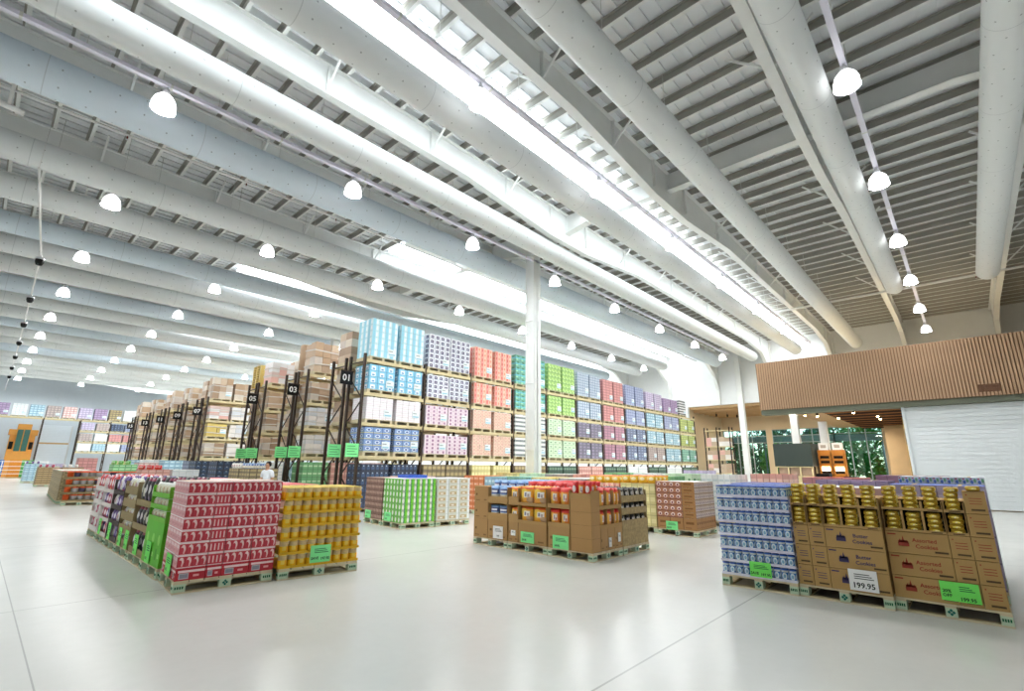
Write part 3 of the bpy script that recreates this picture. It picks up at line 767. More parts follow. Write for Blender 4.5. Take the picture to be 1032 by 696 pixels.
#  per bay: (top, third, second, first, ground) -> kind, columns, layers
BAYS = [
 [('cyan_towel', 4, 6, 'light blue and white striped'), ('cyan_spot', 3, 4, 'bright cyan white-spotted'), ('white_tissue', 4, 5, 'white tissue'), ('blue_yellow', 3, 4, 'blue and yellow'), ('navy_case', 6, 6, 'navy')],
 [('navy_bottle', 4, 7, 'navy and white bottle'), ('navy_bottle', 4, 5, 'navy and white bottle'), ('pink_bottle', 4, 5, 'pink and white'), ('pink_bottle', 4, 5, 'pink and white'), ('bronze_can', 5, 6, 'bronze')],
 [('red_peach', 3, 6, 'coral red and peach'), ('red_peach', 3, 4, 'coral red and peach'), ('peach_dot', 5, 6, 'peach dotted'), ('peach_dot', 5, 6, 'peach dotted'), ('yellow_case', 6, 6, 'yellow and red')],
 [('teal', 3, 5, 'teal and green'), ('teal', 3, 4, 'teal and green'), ('grey_stripe', 2, 4, 'grey and white striped'), ('grey_stripe', 2, 4, 'grey and white striped'), ('bronze_can', 5, 6, 'bronze')],
 [('lime', 4, 6, 'lime green'), ('lime', 4, 5, 'lime green'), ('pale_green', 3, 4, 'pale green'), ('pale_green', 3, 4, 'pale green'), ('dark_green', 5, 5, 'dark green')],
 [('blue_lattice', 6, 9, 'blue and white lattice'), ('blue_lattice', 5, 6, 'blue and white lattice'), ('purple_dark', 3, 5, 'dark purple'), ('purple_dark', 3, 5, 'dark purple'), ('red_case', 5, 6, 'reddish')],
 [('red_brown', 3, 8, 'brick red'), ('red_brown', 3, 6, 'brick red'), ('magenta', 3, 5, 'dark magenta'), ('magenta', 3, 5, 'dark magenta'), ('dark_green', 5, 5, 'dark green')],
 [('blue_violet', 4, 8, 'blue violet'), ('blue_violet', 4, 5, 'blue violet'), ('navy', 3, 5, 'navy blue'), ('navy', 3, 5, 'navy blue'), ('white_case', 5, 5, 'white')],
 [('lilac', 4, 8, 'lilac'), ('cyan_blue', 4, 5, 'cyan blue'), ('cyan_blue', 3, 5, 'cyan blue'), ('brown_box', 4, 6, 'grey brown'), ('dark_green', 5, 5, 'dark green')],
 [('purple', 4, 8, 'purple'), ('blue_violet', 4, 5, 'blue violet'), ('cyan_blue', 4, 5, 'cyan blue'), ('cyan_blue', 4, 5, 'cyan blue'), ('white_case', 5, 5, 'white')],
 [('blk_stripe', 1, 6, 'black and white striped'), ('olive', 4, 5, 'olive green'), ('olive', 4, 5, 'olive green'), ('teal_green', 4, 5, 'teal green'), ('dark_green', 5, 5, 'dark green')],
]
LEV = ['top beam', 'third beam', 'second beam', 'first beam', 'floor']
HH = [1.42, 0.93, 0.80, 0.88, 1.50]
GCELL = {'navy_bottle': (1, 1)}
for bi, bay in enumerate(BAYS):
    a, b2 = R1[bi], R1[bi + 1]; wd = b2 - a
    for li, (kind, nx, nz, cname) in enumerate(bay):
        z = (list(reversed(BZ)) + [0.0])[li]
        h = HH[li]
        if li == 0: h = [1.47, 1.42, 1.35, 1.45, 1.42, 1.35, 1.3, 1.3, 1.15, 1.0, 1.15][bi]
        if kind == 'pink_bottle' : h = 0.75
        for s in (0, 1):
            if li == 0 and bi == 10 and s == 1: continue
            x = a + wd * (0.27 if s == 0 else 0.735)
            pos = 2 * bi + s
            load(cargo(kind, h, nx, nz), x, 15.78, z + 0.002, '%s load on the %s of the long rack, %s along' % (cname, LEV[li], ORD[pos]),
                 'pallet loads on the long rack', lz=0.12 + 0.05 * ((bi + s) % 3))
for i in range(4):
    z = (BZ + [0])[i]
    for s, x in enumerate((R1[0] + 0.75, R1[0] + 1.98)):
        load(wrapped(0.8 if i < 3 else 1.25, i + s), x, 18.27, z, 'film-wrapped brown cartons in the rack end by sign 01, %s level %s from the aisle' % (ORD[i] , ('nearer' if s == 0 else 'farther')), 'wrapped loads at the rack end 01', rz=PI)

# rack rows farther along the aisle
RC = [(21.6, '03'), (26.2, '05'), (35.2, '07'), (39.6, '09'), (44.2, '11'), (49.0, '13'), (54.5, '15')]
sb_ = MB()
def aisle_sign(txt, y):
    sm = MB(); sm.box(-0.24, 0.24, 0.0, 0.03, -0.24, 0.24, black)
    e = assemble('aisle_sign', [('board', sm.mesh('board'))], (8.8, y - .58, 4.72), 0,
                 'black square aisle sign reading %s in white on the rack end' % txt, 'sign', 'aisle number signs')
    tb = MB(); add_text(tb, txt, 0.34, paper_white, (0, -0.003, 0.0), '-Y'); obj('lettering', tb, e)
    for z in (0.24,):
        hb = MB(); hb.box(-0.24, 0.27, 0.0, 0.03, z, z + 0.04, rack_brown); obj('bracket', hb, e)
aisle_sign('01', 17.05)
def end_sign(y, txt, k):
    sm = MB(); sm.box(-0.25, 0.25, 0, 0.02, 0, 0.46, sign_mint)
    e = assemble('end_sign', [('board', sm.mesh('board'))], (8.8, y, 1.86), 0, 'mint green panel on the %s post of the rack end under sign %s' % (k, txt), 'sign', 'green panels on the rack ends')
    tb = MB()
    for i in range(4): tb.box(-0.19, 0.19 - 0.08 * (i % 2), -0.003, 0, 0.09 + i * 0.09, 0.105 + i * 0.09, ink_green)
    obj('printing', tb, e)
end_sign(15.64, '01', 'near'); end_sign(16.89, '01', 'far')
GK = ['red_case', 'white_case', 'cyan_blue', 'navy_case', 'cyan_blue', 'white_case', 'cyan_blue']
for ri, (yc, txt) in enumerate(RC):
    xs = [9.15, 11.85, 14.55]
    y0 = yc - 1.15
    rack(xs, y0, 1.05, BZ, 5.62, 'brown pallet rack of wrapped cartons facing the aisle, front half of row %s' % txt)
    rack(xs, yc + 0.1, 1.05, BZ, 5.62, 'brown pallet rack behind aisle sign %s, rear half of its row' % txt)
    aisle_sign(txt, yc)
    if ri < 2: end_sign(yc - 1.4, txt, 'near'); end_sign(yc - .1, txt, 'far')
    for b_ in range(2 if ri in (0, 2) else 1):
        for s in range(2):
            x = xs[b_] + 2.7 * (0.27 if s == 0 else 0.735)
            for li in range(5):
                z = ([0] + BZ)[li]
                if li == 0:
                    kind = GK[ri] if s == 0 else GK[(ri + 1) % 7]
                    if ri == 0: kind = ['green_case', 'red_case', 'pink_case', 'yellow_case'][2 * b_ + s]
                    cmsh = cargo(kind, 1.55, 5, 5)
                    nm = {'white_case': 'white', 'cyan_blue': 'pale blue', 'navy_case': 'navy', 'red_case': 'reddish', 'green_case': 'green', 'pink_case': 'pinkish', 'yellow_case': 'pale yellow'}[kind]
                else:
                    style = 'b'; nm = 'film-wrapped brown'
                    if ri == 2 and li == 2 and s == 0 and b_ == 0: style, nm = 'y', 'pale yellow wrapped'
                    elif (ri, li, b_, s) in ((2, 3, 0, 1), (2, 2, 0, 1), (2, 1, 0, 1), (0, 2, 0, 0), (0, 1, 0, 0)): style, nm = 'w', 'white wrapped'
                    elif (ri, li) in ((1, 4), (2, 3)) and s == 0: style, nm = 'p', 'pinkish wrapped'
                    cmsh = wrapped(1.35 if li == 4 and (ri * 3 + s) % 2 == 0 else (1.1 if li == 4 else 0.8), (ri * 5 + li * 3 + s + b_) % 9, style)
                load(cmsh, x, y0 - 0.02, z + 0.002, '%s pallet load, %s from the end of row %s, %s' % (nm, ORD[2 * b_ + s], txt, ['on the floor', 'first beam level', 'second beam level', 'third beam level', 'top level'][li]), 'pallet loads in the far rack rows', lab=(li % 2 == 0))
    for li in range(4):
        if li == 3 and ri < 2: continue
        load(wrapped(1.2 if li == 3 else 0.8, (ri + li * 2 + 4) % 9), xs[0] + 0.73, yc + 1.17, BZ[li] + 0.002, 'film-wrapped pallet load in the rear half of row %s, %s beam level' % (txt, ORD[li]), 'wrapped loads in rear halves', rz=PI, lab=False)
# tall roll and stacked empty pallets seen beside the row tops
mb = MB(); mb.lathe([(0.0, 0), (0.28, 0), (0.28, 1.55), (0.24, 1.6), (0.0, 1.6)], n=16, mat=WR[0]); mb.lathe([(0.285, 0.3), (0.285, 0.36)], n=16, mat=film)
single('paper_roll', mb, (9.75, 22.3, BZ[3] + .045), 0, 'tall brown wrapped roll standing on top of the rack under sign 03', 'roll')
one = MB()
for i in range(6): one.box(-0.5 + i / 6 + .01, -0.5 + (i + 1) / 6 - .01, -0.5, 0.5, 0.1, 0.125, WRY[1])
for y in (-.45, 0, .45): one.box(-.5, .5, y - .05, y + .05, 0, 0.1, WRY[1])
pme1 = one.mesh('empty_pallet')
for k in range(9): single('empty_pallet', pme1, (9.75, 26.86, BZ[3] + .045 + k * 0.126), 0, 'empty yellowish pallet, %s from the bottom of the pile above sign 05' % ORD[k], 'pallet', 'empty pallets on the rack top')

# ------------------------------------------------------------------ far wall: rack, roller door, orange cabinet
xs = [0.2, 4.3, 7.35, 10.0, 12.6, 15.2]
FB = [2.7, 3.8, 5.0, 6.2]
rack(xs, 72.5, 1.1, [[6.2], [6.2], FB, FB, FB], 6.19, 'pallet rack along the far wall beside the roller door')
FT = [('purple', 'purple'), ('white_case', 'pale grey'), ('cyan_blue', 'grey blue'), ('brown_box', 'grey brown'), ('pink_case', 'pale brown'), ('lilac', 'mauve'), ('purple', 'purple'), ('bronze_can', 'tan'), ('white_case', 'white'), ('brown_box', 'grey brown'), ('pink_case', 'pinkish')]
for i, (kd, nm) in enumerate(FT):
    load(cargo(kd, 1.2, 4, 5), 0.95 + i * 1.33, 72.48, 6.202, '%s pallet load on top of the far rack, %s from the left' % (nm, ORD[i]), 'loads on the far rack', lab=True)
for li, row in enumerate([[('white_case', 'white'), ('cyan_blue', 'pale blue'), ('white_case', 'white'), ('blue_violet', 'bluish'), ('pink_case', 'pinkish'), ('white_case', 'white')],
                          [('brown_box', 'grey brown'), ('white_case', 'grey white'), ('red_brown', 'red'), ('red_brown', 'red'), ('brown_box', 'brown'), ('lilac', 'mauve')],
                          [('lilac', 'mauve'), ('brown_box', 'grey brown'), ('navy_case', 'dark blue'), ('navy', 'blue'), ('brown_box', 'brown'), ('purple', 'purple')]]):
    for i, (kd, nm) in enumerate(row):
        load(cargo(kd, 0.78, 4, 4), 8.05 + i * 1.3, 72.48, FB[li] + .002, '%s pallet load, %s beam of the far rack, %s right of the roller door' % (nm, ORD[li], ORD[i]), 'loads on the far rack', lab=False)
mb = MB(); z = 0.0; rd = plain('roller_door', '#dfe8ee', 0.5, vary=0.04); rdo = plain('roller_door_band', '#c9a878', 0.5, vary=0.04)
while z < 5.6: mb.box(4.5, 7.2, 77.86, 77.95, z, z + 0.17, rdo if 3.5 < z < 3.68 else rd); z += 0.18
mb.box(4.4, 4.5, 77.8, 77.95, 0, 5.7, grey_steel); mb.box(7.2, 7.3, 77.8, 77.95, 0, 5.7, grey_steel)
struct('door_2', mb)
orange = plain('orange_paint', '#e3a04c', 0.5, vary=0.08); green_p = plain('cabinet_green', '#3f6a5f', 0.4, vary=0.1)
e = assemble('storage_cabinet', [('base', MB().box(-1.0, 1.0, 0, 0.8, 0, 2.4, orange).mesh('base')), ('tower', MB().box(-0.55, 0.55, 0, 0.8, 2.4, 5.6, orange).mesh('tower'))], (3.15, 75.5, 0), 0, 'tall orange stepped cabinet with dark green panels by the far wall', 'cabinet')
for s in (-1, 1):
    w_ = MB(); w_.box(min(s * .55, s * 1.15), max(s * .55, s * 1.15), 0, 0.8, 4.4, 5.0, orange); w_.box(min(s * .55, s * 1.0), max(s * .55, s * 1.0), 0.3, 0.8, 2.4, 4.4, orange); obj('wing', w_, e)
    w_ = MB(); w_.box(s * .27 - .22, s * .27 + .22, -0.06, 0, 2.7, 5.0, green_p); obj('door_panel', w_, e)
    w_ = MB(); w_.box(s * .78 - .16, s * .78 + .16, 0.28, 0.3, 2.9, 3.7, dark); obj('opening', w_, e)  # dark plate standing in for the shade of an opening
for x0, c, nm in ((1.2, '#2f6fb4', 'blue'), (2.4, '#d98b2e', 'orange'), (3.3, '#4f9a4e', 'green')):
    w_ = MB(); w_.box(-.42, .42, 0, 0.8, 0.12, 1.75, plain('crate_' + nm, c, 0.5, vary=0.1))
    for i in range(5): w_.box(-.43, .43, -.02, 0, 0.2 + i * .32, 0.24 + i * .32, plain('crate_' + nm, c))
    w_.box(-.4, .4, 0.05, .75, 0, 0.12, wood_pallet)
    single('crate_stack', w_, (x0 + 0.42, 69.2, 0), 0, 'block of %s crates behind the white rails at the far left' % nm, 'crates')
mb = MB()
for z in (0.45, 0.8, 1.15, 1.6): mb.cyl((0.2, 68.5, z), (5.2, 68.5, z), 0.025, n=8, mat=pipe_m)
for x in (0.3, 1.9, 3.5, 5.1): mb.cyl((x, 68.5, 0), (x, 68.5, 1.65), 0.03, n=8, mat=pipe_m)
tag(obj('guard_rail', mb), 'white guard rail standing before the coloured crates at the far left', 'rail')

# small rack of boxes in the lobby and the header-board counter
xs_ = (14.55, 15.5, 16.45)
e = bpy.data.objects.new('display_rack', None); C.objects.link(e); e.location = (42.7, 14.5, 0)
tag(e, 'dark steel display rack of boxes standing right of the long rack end', 'rack')
for y in (0, 1.05, 2.1):
    for x in (0, 0.75):
        obj('post', MB().box(x - .04, x + .04, y - .04, y + .04, 0, 5.0, rack_brown), e)
for z in (1.2, 2.3, 3.4, 4.75):
    obj('shelf', MB().box(-.03, .78, -.03, 2.13, z - .07, z, beam_cream), e)
for li, z in enumerate((1.2, 2.3, 3.4)):
    for s, y in enumerate((15.02, 16.07)):
        mb = MB(); rnd = random.Random(li * 2 + s); mats = [WRW[2], WRP[0], WR[1], WR[5]]
        for i in range(2):
            for k in range(2): mb.box(.02, .7, -.44 + i * .44 + .005, -.44 + (i + 1) * .44 - .005, k * .4, k * .4 + .39 - .08 * k * rnd.random(), rnd.choice(mats))
        single('carton_cluster', mb, (42.72, y, z + .001), 0, 'block of pale boxes on the %s shelf of the lobby rack, %s side' % (ORD[li], ('right', 'left')[s]), 'boxes', 'boxes on the lobby rack')
hb = plain('header_board', '#37423f', 0.6, vary=0.03)
e = assemble('counter_kiosk', [('header_board', MB().box(0, 2.3, 0, 2.2, 1.75, 3.2, hb).mesh('header_board')),
     ('counter', MB().box(0.1, 2.2, 0.1, 2.1, 0, 1.05, beam_cream).box(0.02, 2.28, 0.02, 2.18, 1.05, 1.1, beam_cream).mesh('counter')),
     ('rear_panel', MB().box(2.0, 2.1, 0.1, 2.1, 1.1, 1.75, plain('kiosk_back', '#6f5c50', 0.7)).mesh('rear_panel'))], (36, 7.3, 0), 0, 'counter kiosk with a big dark grey header board in the lobby', 'kiosk')
for y in (0.16, 0.82, 1.48): obj('opening_filler', MB().box(0.15, .9, y, y + .56, 1.1, 1.68, plain('filler_tan', '#a08a78', .3, vary=.25, scale=6)).box(.02, .12, y - .04, y + .6, 1.1, 1.16, beam_cream), e)  # solid tan boxes added where the unlit counter openings came out too dark
obj('rail', MB().box(.02, .12, .02, 2.18, 1.69, 1.75, beam_cream), e)
for y in (0.05, 0.72, 1.4, 2.1): obj('post', MB().box(0.02, 0.12, y, y + 0.08, 1.1, 1.75, beam_cream), e)
for x in (1.1, 2.2): obj('post', MB().box(x, x + .08, 0.02, 0.1, 1.1, 1.75, beam_cream), e)
cab_o = plain('cabinet_orange', '#d08a3a', 0.5, vary=0.08)
for i, y in enumerate((5.75, 6.5)):
    mb = MB(); mb.box(0.06, .5, 0, .7, 0, 2.8, cab_o)
    parts = [('body', mb.mesh('body'))]
    fr = MB()
    for z in (1.2, 1.85, 2.15, 2.45): fr.box(0.0, .06, 0, .7, z, z + .09, cab_o)
    for yy in (0, .62): fr.box(0, .06, yy, yy + .08, 0, 2.8, cab_o)
    parts.append(('front_frame', fr.mesh('front_frame')))
    bk = MB()
    for z in (1.94, 2.24, 1.3): bk.box(.05, .062, .1, .6, z + .02, z + .18, dark)  # near-black plates on the solid body imitate shaded shelf holes
    parts.append(('opening', bk.mesh('opening')))
    pn = MB(); pn.box(.05, .45, .08, .62, 2.8, 3.25, paper_white); pn.box(.04, .05, .2, .5, 2.92, 3.12, plain('panel_print', '#b7aca0', 0.6)); parts.append(('top_panel', pn.mesh('top_panel')))
    lt = MB(); lt.box(.03, .05, .12, .58, 1.5, 1.75, glow('cabinet_light', '#fff0cc', 6)); parts.append(('light_strip', lt.mesh('light_strip')))
    assemble('orange_cabinet', parts, (37.2, y, 0), 0, 'orange cabinet with lit shelf right of the dark header board, %s of two' % ('right one', 'left one')[i], 'cabinet', 'orange cabinets')
# ------------------------------------------------------------------ floor pallets
class Frame:
    def __init__(s, x, y, rz=0.0): s.x, s.y, s.rz = x, y, rz; s.c, s.s = math.cos(rz), math.sin(rz)
    def at(s, lx, ly, z): return (s.x + lx * s.c - ly * s.s, s.y + lx * s.s + ly * s.c, z)

PH = 0.15
PAL = {}
def pallet_parts(w, d):
    k = (w, d)
    if k in PAL: return PAL[k]
    dk = MB()
    for i in range(7): dk.box(i * w / 7 + .006, (i + 1) * w / 7 - .006, 0, d, PH - .022, PH, wood_pallet)
    for y in (0, d / 2 - .05, d - .1): dk.box(0, w, y, y + .1, PH - .04, PH - .022, wood_pallet)
    bb = MB()
    for y in (0, d / 2 - .05, d - .1): bb.box(0, w, y, y + .1, 0, .02, wood_pallet)
    for x in (0, w - .1): bb.box(x, x + .1, .1, d - .1, 0, .02, wood_pallet)
    bl = {}
    def block(cx, cy, front, side):
        mb = MB(); a = .07; b_ = .05
        mb.box(-a, a, -b_, b_, .02, PH - .04, pallet_green if (front or side) else wood_pallet)
        for i in range(4):
            if front and front != 'e': mb.box(-.05 + i * .026, -.033 + i * .026, -b_ - .002, -b_, .055, .085, ink_green)
            if side and side != 'e': mb.box(-a - .002, -a, -.036 + i * .02, -.022 + i * .02, .055, .085, ink_green)
        return mb.mesh('block')
    em = MB()
    for i, (dx, dz) in enumerate(((0, 1), (1, 0), (0, -1), (-1, 0))):
        c = (dx * .020, dz * .020); r = .017
        em.face([(c[0], -.0535, c[1] - r), (c[0] + r, -.0535, c[1]), (c[0], -.0535, c[1] + r), (c[0] - r, -.0535, c[1])], emblem_green)
    eb = MB()
    for i, (dy, dz) in enumerate(((0, 1), (1, 0), (0, -1), (-1, 0))):
        c = (dy * .020, dz * .020); r = .017
        eb.face([(-.0735, c[0] + r, c[1]), (-.0735, c[0], c[1] - r), (-.0735, c[0] - r, c[1]), (-.0735, c[0], c[1] + r)], emblem_green)
    parts = [('deck', dk.mesh('deck')), ('bottom_boards', bb.mesh('bottom_boards'))]
    fe, se, xe = em.mesh('emblem'), eb.mesh('emblem'), MB().mesh('none')
    for i, x in enumerate((.07, w / 2, w - .07)):
        for j, y in enumerate((.05, d / 2, d - .05)):
            front = ('e' if i == 1 else 'n') if j == 0 else ''
            side = ('e' if j == 1 else 'n') if i == 0 else ''
            me = block(x, y, front, side); sub = []
            if front == 'e': sub.append(('emblem', fe, (0, 0, .068)))
            if side == 'e': sub.append(('emblem', se, (0, 0, .068)))
            parts.append(('block', me, (x, y, 0), sub))
    PAL[k] = parts
    return parts
def pallet(fr, lx, ly, w, d, label):
    p = fr.at(lx, ly, 0)
    return assemble('pallet', pallet_parts(w, d), p, fr.rz, label, 'pallet', 'pallets under the floor displays')

def sheet(fr, lx, ly, w, d, z, mat, label):
    mb = MB(); mb.box(0, w, 0, d, 0, .005, mat); mb.box(-.003, 0, 0, d, .001, .004, mat)
    return single('layer_sheet', mb, fr.at(lx, ly, z), fr.rz, label, 'cardboard sheet', 'cardboard sheets between layers')

# generic printed carton: printed front and side, tape seam on the top
CART = {}
def carton(w, d, h, fmat, smat=None, tmat=None, cells=(1, 1, 1), key=None):
    k = (w, d, h, fmat.name, (smat or fmat).name, (tmat or cardboard).name, cells)
    if k in CART: return CART[k]
    mb = MB(); g = .0025
    mb.box(g, w - g, g, d - g, 0, h - .001, fmat, cells, top=tmat or cardboard, sides=smat or fmat)
    mb.box(g, w - g, d / 2 - .02, d / 2 + .02, h - .001, h, cardboard_lt)                       # tape along the lid
    CART[k] = mb.mesh('carton'); return CART[k]

def stack(fr, lx, ly, z, w, d, h, nx, ny, nz, name, mesh_of, what, where, cat, group, full=False, faces='fl', only_top=None):
    """a block of nx*ny*nz cartons; the ones with an outer face toward -Y (f), -X (l) or on top are built"""
    cw, cdp, ch = w / nx, d / ny, h / nz
    for k in range(nz):
        for i in range(nx):
            for j in range(ny):
                vis = full or ('f' in faces and j == 0) or ('l' in faces and i == 0) or (k == nz - 1 and only_top is not False)
                if not vis: continue
                side = 'l' in faces and 'f' not in faces
                a, b_ = (j, i) if side else (i, j)
                lab = '%s, layer %s up, column %s, row %s, %s' % (what, CARD[k], CARD[a], CARD[b_], where)
                single(name, mesh_of(i, j, k), fr.at(lx + i * cw, ly + j * cdp, z + k * ch), fr.rz, lab, cat, group)

# bags ---------------------------------------------------------------
def bag_mesh(w, h, t, mat, crimp=None):
    mb = MB(); nu, nv = 6, 8
    def P(s, i, j):
        u = i / nu - .5; v = j / nv
        b_ = (1 - (2 * abs(u)) ** 3) * (max(0, math.sin(PI * min(1, max(0, (v - .04) / .92)))) ** .55)
        return (-s * t / 2 * b_, -u * w * (1 - .06 * math.sin(PI * v)), v * h)
    for s in (1, -1):
        for i in range(nu):
            for j in range(nv):
                q = [P(s, i, j), P(s, i + 1, j), P(s, i + 1, j + 1), P(s, i, j + 1)]
                uv = [(i / nu, j / nv), ((i + 1) / nu, j / nv), ((i + 1) / nu, (j + 1) / nv), (i / nu, (j + 1) / nv)]
                uv = [(.001 + .998 * a, .001 + .998 * b_) for a, b_ in uv]
                mb.face(q if s > 0 else q[::-1], crimp if (crimp and j in (0, nv - 1)) else mat, uv if s > 0 else uv[::-1], True)
    return mb.mesh('bag')
BM = {}
def bmat(name, *a): BM[name] = cell('bag_' + name, *a, vary=0.0, rough=.35, spec=.5)
bmat('orange', '#f4ad34', [('r', 0, 1, .84, .94, '#e8622a'), ('c', .3, .62, .3, .26, '#f7d04c'), ('r', .34, .82, .4, .72, '#ece9e4'), ('r', .4, .54, .46, .66, '#85859a'), ('r', .6, .74, .44, .6, '#b9a6a0'), ('c', .78, .28, .26, .16, '#c9a47c')])
bmat('red_orange', '#ef8a2c', [('r', 0, 1, .78, 1, '#e43e36'), ('c', .3, .45, .28, .34, '#f5bb48'), ('r', .4, .8, .34, .7, '#e9dfd6'), ('r', .48, .58, .4, .64, '#98809a'), ('r', .64, .76, .36, .5, '#d77f6a')])
bmat('red', '#df3b3a', [('c', .5, .55, .3, .2, '#f4e7e2'), ('r', .2, .8, .1, .25, '#f0b13c')])
bmat('blue_white', '#86aede', [('r', 0, 1, .1, .5, '#ece3cc'), ('r', .05, .95, .55, .82, '#3d4585'), ('r', .15, .85, .62, .74, '#e8ebf4')])
bmat('dark', '#26202a', [('c', .5, .58, .28, .16, '#d9d4d4'), ('r', .2, .7, .15, .32, '#6c4f73'), ('r', 0, 1, .86, .96, '#a03a58')])
bmat('blackwhite', '#38352f', [('c', .3, .62, .16, .14, '#e6e3da'), ('r', .5, .7, .45, .8, '#cfc8b4'), ('r', .78, .9, .3, .6, '#ddd8c8'), ('r', 0, 1, .02, .2, '#b3a06c')])
bmat('purple', '#6a4a94', [('c', .5, .55, .3, .2, '#ded4ea'), ('r', .2, .8, .1, .28, '#b23a62')])
bmat('pink', '#b8405f', [('c', .5, .55, .3, .2, '#f0dfe4'), ('r', 0, 1, .85, 1, '#e4bcc8')])
bmat('cream', '#e9e0bd', [('c', .5, .5, .28, .25, '#b98f58'), ('r', 0, 1, .8, 1, '#f6f3e0')])
bmat('white', '#efece6', [('c', .5, .55, .28, .2, '#c9a2a8'), ('r', .2, .8, .1, .25, '#b9b2aa')])
bmat('palegreen', '#f1ecd8', [('r', .3, .7, .25, .7, '#d3b48c'), ('r', 0, 1, .82, 1, '#f7f7f0')])
bmat('green', '#5fae45', [('c', .5, .55, .3, .2, '#e7f2d4'), ('r', .2, .8, .1, .25, '#f3e37c')])
bmat('turq', '#63c3b4', [('c', .5, .55, .3, .2, '#eef5ee')])
bmat('yellow', '#ecc23f', [('c', .5, .55, .3, .2, '#f7eecb'), ('r', 0, 1, .85, 1, '#dd7f34')])
bmat('multi', '#cfd8e2', [('c', .3, .3, .2, .2, '#5878c0'), ('c', .7, .6, .2, .25, '#6fae74'), ('r', .1, .4, .7, .9, '#c9556a')])
BG = {}
def bag(kind, w=.24, h=.3, t=.1):
    k = (kind, w, h, t)
    if k not in BG: BG[k] = bag_mesh(w, h, t, BM[kind])
    return BG[k]
brnd = random.Random(3)
def put_bag(fr, me, lx, ly, z, face, lab, group, name='snack_bag', cat='bag'):
    rz = fr.rz + (PI / 2 if face == 'f' else 0) + brnd.uniform(-.07, .07)
    o = single(name, me, fr.at(lx, ly, z), rz, lab, cat, group)
    return o

# open display cartons: low front lip, back and sides full height
OC = {}
def open_carton(w, d, h, lip, face, mat):
    k = (w, d, h, lip, face, mat.name)
    if k in OC: return OC[k]
    mb = MB(); t = .006
    hf = lip if face == 'f' else h; hl = lip if face == 'l' else h
    mb.box(0, w, 0, d, 0, t, mat)
    mb.box(0, w, 0, t, t, hf, mat); mb.box(0, w, d - t, d, t, h, mat)
    mb.box(0, t, t, d - t, t, hl, mat); mb.box(w - t, w, t, d - t, t, h, mat)
    OC[k] = mb.mesh('display_carton'); return OC[k]

def price_sign(p, rz, w, h, mat, rows, label, tilt=0.0, small=''):
    """flat printed card whose face looks along local -Y"""
    mb = MB(); mb.box(-w / 2, w / 2, 0, .004, 0, h, mat)
    e = assemble('price_sign', [('card', mb.mesh('card'))], p, rz, label, 'price sign')
    tb = MB()
    for txt, size, x, z in rows: add_text(tb, txt, size, ink, (x, -.0015, z), '-Y')
    for i in range(3): tb.box(w * (.0 if small else -.3), w * .38 - i * .02, -.0012, -.0008, h * (.56 + i * .1), h * (.56 + i * .1) + h * .035, ink_green if mat is not paper_white else ink)
    obj('lettering', tb, e)
    return e
LX = -PI / 2     # turns a card's face from -Y to -X

SP = {}
def simple_pallet(w, d):
    k = (w, d)
    if k not in SP:
        mb = MB()
        for i in range(6): mb.box(i * w / 6 + .008, (i + 1) * w / 6 - .008, 0, d, PH - .022, PH, wood_pallet)
        for y in (0, d / 2 - .05, d - .1):
            mb.box(0, w, y, y + .1, 0, .02, wood_pallet); mb.box(0, w, y, y + .1, PH - .04, PH - .022, wood_pallet)
            for x in (0, w / 2 - .07, w - .14): mb.box(x, x + .14, y, y + .1, .02, PH - .04, pallet_green if y == 0 or x == 0 else wood_pallet)
        SP[k] = mb.mesh('pallet')
    return SP[k]
def back_pallet(x, y, h, m_, tm, what, nx=2, ny=2, nz=4, w=1.0, d=1.0, cells=(3, 3, 1), top=None):
    me = carton(round(w / nx, 3), round(d / ny, 3), round((h - PH) / nz, 3), m_, m_, tm, cells)
    parts = [('pallet', simple_pallet(w, d))]
    for k in range(nz):
        for a in range(nx):
            for b_ in range(ny):
                if a == 0 or b_ == 0 or k == nz - 1: parts.append(('carton', me, (a * w / nx, b_ * d / ny, PH + k * (h - PH) / nz)))
    assemble('display_load', parts, (x, y, 0), 0, 'pallet load of ' + what, 'pallet load', 'pallet loads behind the front displays')
    f2 = Frame(x, y, 0)
    if top:
        kd, n = top
        for r in range(n):
            for c in range(4): put_bag(f2, bag(kd, round(d / 4.2, 3), .2, .12), .1 + r * (w - .15) / n, d * (c + .5) / 4, h + .001, 'l', 'packet %s-%s on the %s' % (CARD[r], CARD[c], what), 'packets on ' + what, 'packet', 'packet')
t_white = plain('top_white', '#eef0ee', .6, vary=.05); t_blue = plain('top_blue', '#3c62c4', .5, vary=.1); t_green = plain('top_green', '#8fd08a', .5, vary=.15); t_red = plain('top_red', '#c63a44', .5, vary=.1); t_yel = plain('top_yellow', '#ecc95a', .6, vary=.1); t_turq = plain('top_turquoise', '#8fd0c4', .6, vary=.1); t_purp = plain('top_purple', '#6b4a78', .6, vary=.15)
